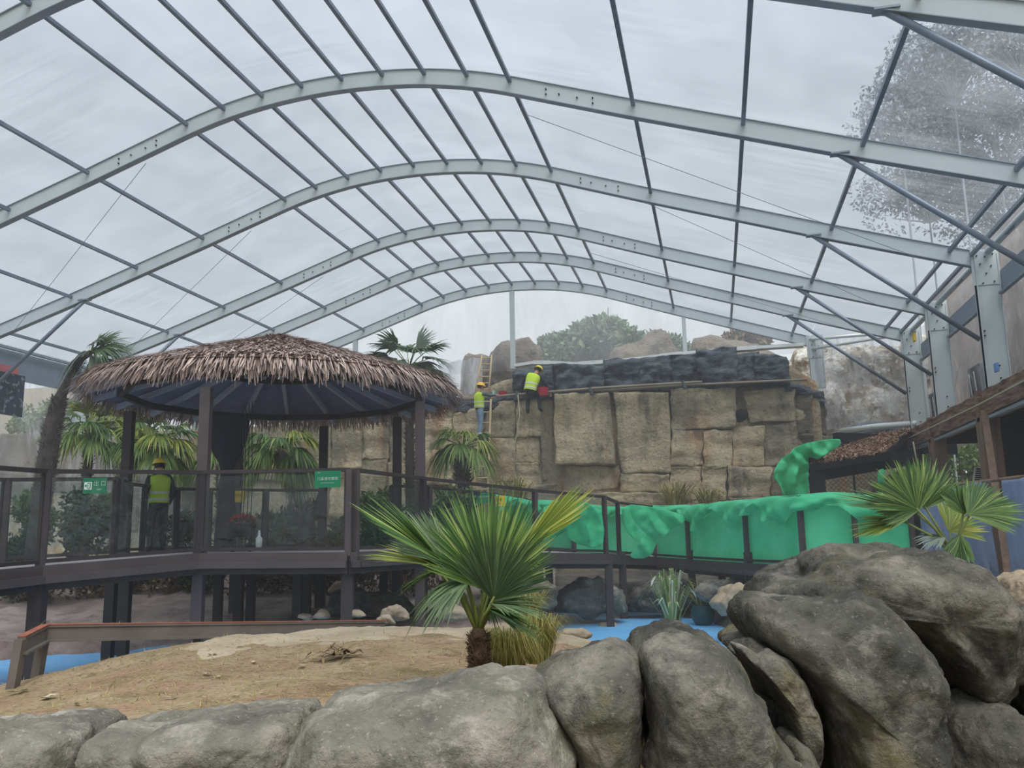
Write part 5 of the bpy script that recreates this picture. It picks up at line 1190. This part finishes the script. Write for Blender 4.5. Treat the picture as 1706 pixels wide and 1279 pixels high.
# mid palms, generic
def palm(px, py_hub, px_b, py_b, D, R_px, nleaf, label, lm=('leaf','leaf_y'), tr=.12, blades=26, droop=.5, tm='trunk_grey', seed=1, elev=(-.35,1.1), width=None, zb=None, cat='palm'):
    rr = random.Random(seed); hub = at(px, py_hub, D); bs_ = at(px_b, py_b, D)
    if zb is not None: bs_.z = zb
    root = thing('fan_palm', bs_, label, cat)
    mid = bs_.lerp(hub, .55)+RH*((bs_-hub).dot(RH)*.12)
    b = MB(); b.tube([bs_, mid, hub-UP*.12, hub-UP*.02], [tr*1.15, tr, tr, tr*.5], 12); b.build('trunk', M[tm], root, smooth=True)
    shag(root, bs_.lerp(hub, .15), hub-UP*.1, tr, 420)
    R_ = R_px*D/FPX; w = width or R_*.055
    for i in range(nleaf):
        a = 2*math.pi*(i*.618+rr.random()*.05); e = elev[0]+(elev[1]-elev[0])*((i+.5)/nleaf)+rr.uniform(-.1,.1)
        d = V((math.cos(a)*math.cos(e), math.sin(a)*math.cos(e), math.sin(e)))
        h = hub+d*R_*.45; out = (d-UP*.25).normalized()
        fan(hub-UP*.05, h, out, (UP+d*.1).normalized() if e < 1 else d.orthogonal(), R_*.62, 2.2, blades, droop*(1.3-e*.5), w, M[lm[i % len(lm)]], root, petr=tr*.12)
    return root
palm(681, 612, 684, 700, 24.5, 84, 19, 'fan palm rising behind the right slope of the thatched roof, against the sky', ('leaf_grey','leaf_d'), seed=5, zb=2.0, droop=.5)
palm(150, 722, 140, 900, 23.5, 80, 20, 'bushy bright green palm under the left eave of the pavilion', ('leaf_b','leaf_y','leaf'), seed=6, zb=.3, droop=.7, elev=(-.5,1.0))
palm(262, 738, 262, 900, 22.5, 80, 20, 'palm behind the pavilion between its two left posts, above the worker', ('leaf_b','leaf','leaf_y'), seed=7, zb=.3, droop=.8, elev=(-.6,.9))
palm(468, 745, 535, 900, 22.0, 76, 19, 'palm with drooping pale fans behind the centre of the pavilion', ('leaf_b','leaf_y','leaf'), seed=8, zb=.3, droop=1.0, elev=(-.7,.8))
palm(212, 700, 210, 900, 25.5, 74, 15, 'yellow green palm behind the left pavilion post', ('leaf_y','leaf_b'), seed=12, zb=.3, droop=.8)
palm(368, 770, 372, 900, 22.5, 60, 13, 'low palm half hidden by the netting bundle', ('leaf_b','leaf'), seed=9, zb=.3, droop=1.0)
palm(772, 745, 768, 870, 25.5, 64, 15, 'palm at the foot of the bamboo ladder', ('leaf_b','leaf','leaf_y'), seed=10, zb=.4, droop=1.0, elev=(-.4,.9), tr=.2)
# leaning palm on the left with windswept crown
D = 19.0; root = thing('leaning_palm', at(70, 800, D), 'tall leaning palm with shaggy trunk and windswept crown at the left', 'palm')
ps = [at(x, y, D) for x, y in ((52,960),(66,860),(78,770),(88,710),(100,662),(116,628),(138,598),(152,588))]
b = MB(); b.tube(ps, [.20,.20,.20,.18,.12,.07,.05,.04], 14); b.build('trunk', M['trunk_grey'], root, smooth=True)
for a_, c_2, r_ in ((1,3,.19),(3,4,.15),(4,6,.08)): shag(root, ps[a_], ps[c_2], r_, 700, 'fibre_grey', .55)
for (hx, hy, tx, ty, spr, dr) in [(158,582,205,570,1.3,.5),(160,578,190,552,1.2,.4),(165,590,215,592,1.1,.8),(160,596,200,625,1.0,.6),(150,592,180,635,1.0,.6),(145,586,112,600,1.3,1.0),(140,590,118,610,1.1,1.0),(168,580,210,575,1.2,.9),(150,600,165,630,1.2,.5),(155,575,170,556,1.4,.5)]:
    h = at(hx, hy, D+rp.uniform(-.3,.3)); t_ = at(tx, ty, D+rp.uniform(-.4,.4)); fan(ps[-1], h, t_-h, UP*.7+VW*.6, (t_-h).length*1.4, spr*1.25, 34, dr, .035, M['leaf_grey' if rp.random() < .6 else 'leaf_d'], root, petr=.02)

# ------------------------------------------------------------------ shrubs, tree, grass
def bush(c, rx, ry, rz2, n, ls, matn, seed=1, flat=0):
    r = random.Random(seed); mb = MB(); c = V(c)
    lumps = [(rdir(r), r.uniform(.35,.6)) for _ in range(7)]
    for i in range(n):
        d, q = lumps[i % 7]; p = d*.6+rdir(r)*q*r.uniform(.6,1); p.z = max(p.z, -.8)
        P = c+RH*p.x*rx+FH*p.y*ry+UP*p.z*rz2; leafq(mb, P, rdir(r)+V((0,0,.2)), rdir(r), ls*r.uniform(.7,1.4), ls*.5*r.uniform(.7,1.3))
    return mb
def shrub(px, py, D, wpx, hpx, n, ls, matn, label, seed, group=None, nm='shrub'):
    c = at(px, py, D); rx = wpx*D/FPX/2; rz2 = hpx*D/FPX/2; root = thing(nm, c-UP*rz2*1.0, label, 'shrub', group)
    b = MB()
    for i in range(4): b.tube([c-UP*rz2*1.15+RH*rx*.1*(i-1.5), c+RH*rx*.35*(i-1.5)+UP*rz2*.3], [.03,.012], 5)
    b.build('stem', M['trunk_grey'], root); tag(bush(c, rx, rx*.6, rz2, n, ls, matn, seed).build('foliage', M[matn], root), kind='stuff')
for i, (px, py, D, w, h, n, ls, mt_, lab) in enumerate([
  (30, 900, 20.0, 120, 90, 1400, .16, 'shrub', 'dark shrub behind the glass at the left edge'),
  (130, 880, 20.0, 120, 120, 1800, .16, 'shrub', 'dark leafy shrub behind the exit sign'),
  (170, 845, 20.8, 70, 50, 500, .2, 'shrub_l', 'lighter leaved shrub tops under the exit sign'),
  (60, 850, 20.6, 90, 70, 800, .16, 'shrub_l', 'pale leaved shrub behind the left railing post'),
  (310, 895, 20.5, 90, 90, 900, .16, 'shrub', 'dark shrub behind the worker on the deck'),
  (440, 890, 21.0, 110, 80, 1200, .22, 'shrub_l', 'broad leaved shrub left of the green climbing sign'),
  (515, 880, 21.2, 110, 100, 1600, .18, 'shrub', 'dark shrub behind the green climbing sign'),
  (560, 895, 20.6, 70, 70, 700, .2, 'shrub_l', 'light shrub behind the rail corner'),
  (640, 850, 21.5, 90, 110, 1300, .18, 'shrub_l', 'green shrub behind the palm tips, right of the rail corner'),
  (620, 905, 20.5, 90, 60, 700, .18, 'shrub', 'low dark shrub behind the right pavilion rail'),
  (755, 850, 22.0, 120, 70, 1300, .2, 'shrub_l', 'leafy shrub in front of the bamboo ladder foot'),
  (705, 880, 21.5, 90, 90, 1000, .18, 'shrub', 'dark shrub behind the pavilion right front post')]):
    shrub(px, py, D, w, h, n, ls, mt_, lab, i+1)
for i, (px, D, w) in enumerate(((60,20,150),(180,20.5,150),(300,20.6,140),(430,20.6,140),(560,20.7,140),(690,20.8,130),(820,21,120))):
    c = pt(px, D, .75); root = thing('dry_shrub', c-UP*.4, ['dry brown undergrowth below the walkway at the left edge','dry undergrowth below the walkway under the exit sign','dry undergrowth below the walkway under the worker','dry undergrowth below the deck under the flower box','dry undergrowth below the deck left of the rail corner','dry undergrowth below the deck behind the foreground palm','dry undergrowth below the walkway right of the foreground palm'][i], 'shrub')
    m1 = bush(c, w*D/FPX/2, .5, .45, 900, .16, 'dry', 40+i); tag(m1.build('foliage', M['dry' if i % 2 else 'shrub'], root), kind='stuff')
    m1 = bush(c-UP*.1, w*D/FPX/2, .5, .4, 500, .14, 'dry', 60+i); tag(m1.build('dead_foliage', M['dry'], root), kind='stuff')
b = MB(); b.tube([pt(640, 19.2, .1), pt(645, 19.2, .75)], .02, 5)
root = thing('brown_leaved_plant', pt(640, 19.0, .15), 'withered plant with hanging brown leaves under the deck', 'plant'); b.build('stem', M['trunk_grey'], root)
mb = MB()
for i in range(160): d = rdir(rnd); leafq(mb, pt(640, 19.0, .62)+V((d.x*.5, d.y*.3, d.z*.35)), -UP+d*.5, RH, .2, .1)
mb.build('foliage', M['dry'], root)
# far tree and hill
def tree(px, py, D, wpx, hpx, n, ls, matn, label, seed, trunk=True, zb=-.5, nl=14):
    r = random.Random(seed); c = at(px, py, D); rx = wpx*D/FPX/2; rz2 = hpx*D/FPX/2; root = thing('tree', (c.x, c.y, zb), label, 'tree')
    b = MB(); b.tube([(c.x, c.y, zb), c-UP*rz2*.3], [.3 if matn != 'tree_hazed' else .035, .15 if matn != 'tree_hazed' else .03], 8)
    lumps = []
    for i in range(nl):
        a = rdir(r); a.z = abs(a.z)*.9 if r.random() < .7 else a.z*.5; q = c+RH*a.x*rx*.68+FH*a.y*rx*.5+UP*a.z*rz2*.72; lumps.append(q); b.tube([c-UP*rz2*.5, q], [.12,.03] if matn != 'tree_hazed' else [.04,.015], 5)
    b.build('trunk', M['trunk_grey'] if matn != 'tree_hazed' else M['tree_hazed'], root); mb = MB()
    for i in range(n):
        q = lumps[i % nl]; d = rdir(r)*r.uniform(.75,1); leafq(mb, q+RH*d.x*rx*.36+FH*d.y*rx*.36+UP*d.z*rz2*.36, rdir(r), rdir(r), ls*r.uniform(.7,1.3), ls*.6)
    tag(mb.build('foliage', M[matn], root), kind='stuff')
tree(990, 590, 62, 190, 120, 9000, .55, 'tree', 'large rounded green tree beyond the gable, behind the ridge shaped rock', 2, nl=22)
tree(1090, 600, 60, 130, 90, 5000, .5, 'tree', 'right end of the far green trees, behind the second gable post', 3)
tree(930, 600, 60, 90, 90, 3500, .5, 'tree', 'left end of the far green trees, right of the central gable post', 4)
tree(1240, 572, 50, 80, 40, 1500, .4, 'dry', 'brownish tree crown above the right end of the gable', 5)
b = MB(); b.tube([at(1013, 560, 60), at(1013, 512, 60)], [.08,.02], 6); tag(b.build('mast', M['far_rock']), 'thin radio mast above the far tree', 'mast')
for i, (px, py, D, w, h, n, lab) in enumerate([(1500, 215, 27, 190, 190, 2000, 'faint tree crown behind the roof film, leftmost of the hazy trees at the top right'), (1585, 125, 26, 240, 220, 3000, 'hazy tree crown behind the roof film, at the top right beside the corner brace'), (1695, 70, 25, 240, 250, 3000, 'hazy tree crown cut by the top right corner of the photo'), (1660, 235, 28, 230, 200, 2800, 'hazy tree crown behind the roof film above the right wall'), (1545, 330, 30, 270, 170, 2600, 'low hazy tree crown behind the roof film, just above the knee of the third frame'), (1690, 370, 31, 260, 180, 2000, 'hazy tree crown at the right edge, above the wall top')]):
    tree(px, py, D, w, h, int(n*2.2), .15, 'tree_hazed', lab, 30+i, zb=-.5, nl=30)
tree(95, 700, 35, 210, 70, 2500, .22, 'shrub_l', 'pale bush against the tan wall at the left', 51, zb=2)
tree(1600, 790, 29.5, 270, 110, 3200, .2, 'shrub_l', 'bright foliage seen through the gallery between its posts', 52, zb=0)
# grasses
def tuft(px, py, D, n, hpx, spr, matn, label, seed, w=.004, lean=0, base=.05, nm='grass_tuft', cat='grass', bend=.25):
    r = random.Random(seed); P = at(px, py, D); H_ = hpx*D/FPX; mb = MB()
    for i in range(n):
        a = r.uniform(0, 6.28); d = V((math.cos(a), math.sin(a), 0)); s = r.random()*spr; h = H_*r.uniform(.55,1.05)
        p0 = P+d*base*r.random(); p1 = p0+UP*h*.55+d*s*h*.35; p2 = p0+UP*h*.88+d*s*h*.8+RH*lean; p3 = p0+UP*h*(1-bend*s*1.5)+d*s*h*1.25+RH*lean
        sd = d.cross(UP)*(w*r.uniform(.7,1.3)); mb.add([p0-sd, p0+sd, p1-sd, p1+sd, p2-sd*.7, p2+sd*.7, p3], [(0,1,3,2),(2,3,5,4),(4,5,6)])
    return tag(mb.build(nm, M[matn]), label, cat)
tuft(845, 1118, 5.9, 1500, 74, .95, 'grass', 'dry yellow grass tuft right of the small palm trunk', 1, base=.12, w=.0022, bend=.5)
tuft(898, 1104, 6.3, 1100, 86, .6, 'grass', 'taller dry grass tuft behind the rocks, right of the small palm', 2, base=.09, w=.0025, bend=.4)
tuft(873, 1040, 8.6, 700, 60, .8, 'grass', 'pale dry grass by the pool edge behind the palm', 3, base=.12)
tuft(1125, 850, 26.8, 160, 50, .9, 'grass', 'grass growing on the cliff foot, left of the two tufts', 4, w=.02, base=.3)
tuft(1182, 852, 26.5, 160, 42, .9, 'grass', 'grass growing on the cliff foot, right of the two tufts', 5, w=.02, base=.3)
tuft(858, 840, 26.8, 120, 50, .9, 'grass', 'grass at the cliff foot above the walkway rail', 6, w=.02, base=.3)
# strap plant and potted plant
root = thing('strap_leaved_plant', pt(1122, 15.5, -.34), 'tall strap leaved plant with white wilted tips standing on the blue pool floor', 'plant')
r = random.Random(5); mb = MB(); mw = MB(); P = pt(1122, 15.5, -.34)
for i in range(130):
    a = r.uniform(0, 6.28); d = V((math.cos(a), math.sin(a), 0)); s = r.random()**1.2; h = r.uniform(.8,1.42)
    p0 = P+d*.10*r.random(); p1 = p0+UP*h*.55+d*s*.14; p2 = p0+UP*h*.92+d*s*.36; p3 = p2+d*.22*s-UP*.18*s+UP*.05; sd = d.cross(UP)*.016
    mb.add([p0-sd, p0+sd, p1-sd, p1+sd, p2-sd*.8, p2+sd*.8, p3], [(0,1,3,2),(2,3,5,4),(4,5,6)])
    if i % 7 == 0: q = p2; mw.add([q-sd*1.3, q+sd*1.3, q+d*.12*s-UP*.16*s+UP*.03+sd, q+d*.16*s-UP*.26*s], [(0,1,2),(0,2,3)])
mb.build('foliage', M['strap'], root); mw.build('wilted_tips', M['white_tip'], root)
P = pt(1172, 18.6, -.34); root = thing('potted_plant', P, 'round dark teal pot with thin arching grass on the blue pool floor', 'potted plant')
b = MB(); n = 20
for z, r_ in ((0,.15),(.02,.17),(.12,.235),(.25,.25),(.34,.235),(.40,.21),(.42,.225),(.42,.19),(.36,.185)):
    for i in range(n): b.v.append(P+V((math.cos(2*math.pi*i/n)*r_, math.sin(2*math.pi*i/n)*r_, z)))
for k in range(8):
    for i in range(n): a = k*n+i; c = k*n+(i+1) % n; b.f.append((a, c, c+n, a+n))
b.f.append(tuple(range(n-1, -1, -1))); b.f.append(tuple(8*n+i for i in range(n))); b.build('pot', M['pot'], root, smooth=True)
mb = MB(); r = random.Random(8)
for i in range(70):
    a = r.uniform(0, 6.28); d = V((math.cos(a), math.sin(a), 0)); h = r.uniform(.3,.75); s = r.uniform(.2,1)
    p0 = P+UP*.36+d*.1; p1 = p0+UP*h*.6+d*s*.2; p2 = p0+UP*h+d*s*.5; sd = d.cross(UP)*.009; mb.add([p0-sd, p0+sd, p1+sd, p1-sd, p2], [(0,1,2,3),(3,2,4)])
mb.build('foliage', M['grass'], root)
# ------------------------------------------------------------------ steel channel rail on the mound
root = thing('steel_channel', at(78, 1045, 7.9), 'long low rusty topped steel channel on short legs along the sandy mound', 'steel rail')
Q = [at(36, 1060, 7.35), at(76, 1040, 7.9), at(640, 1033, 9.9)]
for i in range(2):
    A, B_ = Q[i], Q[i+1]
    b = MB(); b.beam(A+UP*.0, B_+UP*.0, .07, .008); b.build('rusty_top', M['rust'], root)
    b = MB(); b.beam(A-UP*.07, B_-UP*.07, .04, .13); b.beam(A-UP*.015, B_-UP*.015, .07, .015); b.beam(A-UP*.14, B_-UP*.14, .12, .02); b.build('channel', M['channel'], root)
for A, zb in ((Q[0], .42), (Q[1], .44)):
    b = MB(); b.beam(A-UP*.02, V((A.x, A.y, zb-.06))-RH*.05, .09, .07, RH); b.build('leg', M['channel'], root)
for px, D_ in ((330, 8.75), (500, 9.4)):
    P = pt(px, D_, .9); b = MB(); b.box((P.x, P.y, .58), (.05,.05,.3)); b.build('leg', M['channel'], root)
# dead leaf bundle and litter on the mound
mb = MB(); P = at(560, 1094, 7.0); r = random.Random(4)
dgm = bpy.context.evaluated_depsgraph_get()
def onmound(px, py):
    bpy.context.view_layer.update(); ok, loc, *_ = sc.ray_cast(bpy.context.evaluated_depsgraph_get(), at(px, py, 3.4), ray(px, py).normalized())
    return loc if ok else at(px, py, 7)
P = onmound(560, 1098)
for i in range(34):
    d = (RH*r.uniform(-1,1)+FH*r.uniform(-.6,.6)+UP*r.uniform(-.1,.12)).normalized(); q = P+RH*r.uniform(-.14,.14)+UP*(.02+.05*r.random()); sd = d.cross(UP).normalized()*.011
    mb.add([q-sd, q+sd, q+d*.12+sd+UP*.02, q+d*.12-sd+UP*.02, q+d*.25-UP*.03], [(0,1,2,3),(3,2,4)])
tag(mb.build('dead_leaf_pile', M['dry']), 'small heap of dead brown palm leaves on the sandy mound', 'leaf litter')
for k, (px, py, s, mt_) in enumerate(((30,1155,.09,'dry'),(70,1165,.12,'rope'),(352,1092,.05,'pale_stone'),(345,1125,.05,'pale_stone'),(285,1165,.05,'pale_stone'),(422,1106,.05,'rope'),(505,1112,.05,'pale_stone'),(365,1130,.035,'pale_stone'),(126,1176,.035,'trunk'))):
    P = onmound(px, py); mb = MB()
    for i in range(5): d = (RH*r.uniform(-1,1)+FH*r.uniform(-1,1)).normalized(); leafq(mb, P+UP*.012, d+UP*.15, UP, s, s*.5)
    tag(mb.build('fallen_leaf', M[mt_]), ['brown dead leaf scrap near the left boulder, leftmost on the mound','larger pale leaf scrap near the left boulder','pale leaf scrap on the mound, farthest uphill below the steel channel','small pale leaf scrap halfway down the left of the mound','pale leaf scrap just above the long low boulder','tan leaf scrap uphill between the channel and the dead leaf heap','pale leaf scrap just left of the dead leaf heap','smallest pale leaf scrap in the middle of the mound','dark leaf scrap just above the bottom left boulders'][k], 'leaf litter', 'leaf scraps on the mound')
mb = MB()
for i in range(2600):
    px = r.uniform(-40, 1000); py = r.uniform(1060, 1175); 
    D_ = 8.6-(py-1060)/115*3.6; P = pt(px, D_, 1.2)
    ok, loc, *_ = sc.ray_cast(dgm2, P, V((0,0,-1))) if 'dgm2' in globals() else (False, None)
    if i == 0:
        bpy.context.view_layer.update(); dgm2 = bpy.context.evaluated_depsgraph_get(); continue
    if not ok or loc.z > .9 or loc.z < .35: continue
    d = (RH*r.uniform(-1,1)+FH*r.uniform(-1,1)+UP*r.uniform(0,.3)).normalized(); sd = d.cross(UP).normalized()*.003; L_ = r.uniform(.03,.10)
    mb.add([loc-sd, loc+sd, loc+d*L_+UP*.004], [(0,1,2)])
tag(mb.build('straw_litter', M['grass']), 'scattered dry grass straw over the sandy mound', 'leaf litter', kind='stuff')

# loose plastic hung beside the far rock
mb = MB()
for j in range(21):
    for i in range(25):
        u, v = i/24, j/20; P = at(732+72*u-10*v*(1-u), 606-12*u+(64+6*u)*v, 31.5); mb.v.append(P-FH*(.25*noise.noise(V((u*7, v*1.2, 3)))+.1*math.sin(u*19+v*2)))
for j in range(20):
    for i in range(24): a = j*25+i; mb.f.append((a, a+1, a+26, a+25))
M['milky'] = film('milky_plastic', (.8,.82,.84), .35, .8, 2.0, (2,2,.4), .2, .10, white=(.85,.87,.9))
tag(mb.build('plastic_sheet', M['milky'], smooth=True), 'milky plastic sheet hanging left of the flat topped rock, above the pavilion eave', 'plastic sheet')
# ------------------------------------------------------------------ thin mist hanging in and behind the hall
hz = bpy.data.materials.new('mist'); hz.use_nodes = True; t = hz.node_tree; t.nodes.clear()
o_ = t.nodes.new('ShaderNodeOutputMaterial'); vv = t.nodes.new('ShaderNodeVolumeScatter'); vv.inputs['Density'].default_value = .0045; vv.inputs['Color'].default_value = (.93, .96, 1, 1)
t.links.new(vv.outputs[0], o_.inputs['Volume'])
b = MB(); b.box((-12, 40, 9.7), (110, 68, 20)); tag(b.build('mist', hz), 'thin grey mist hanging over the far end of the hall', 'mist', kind='stuff')
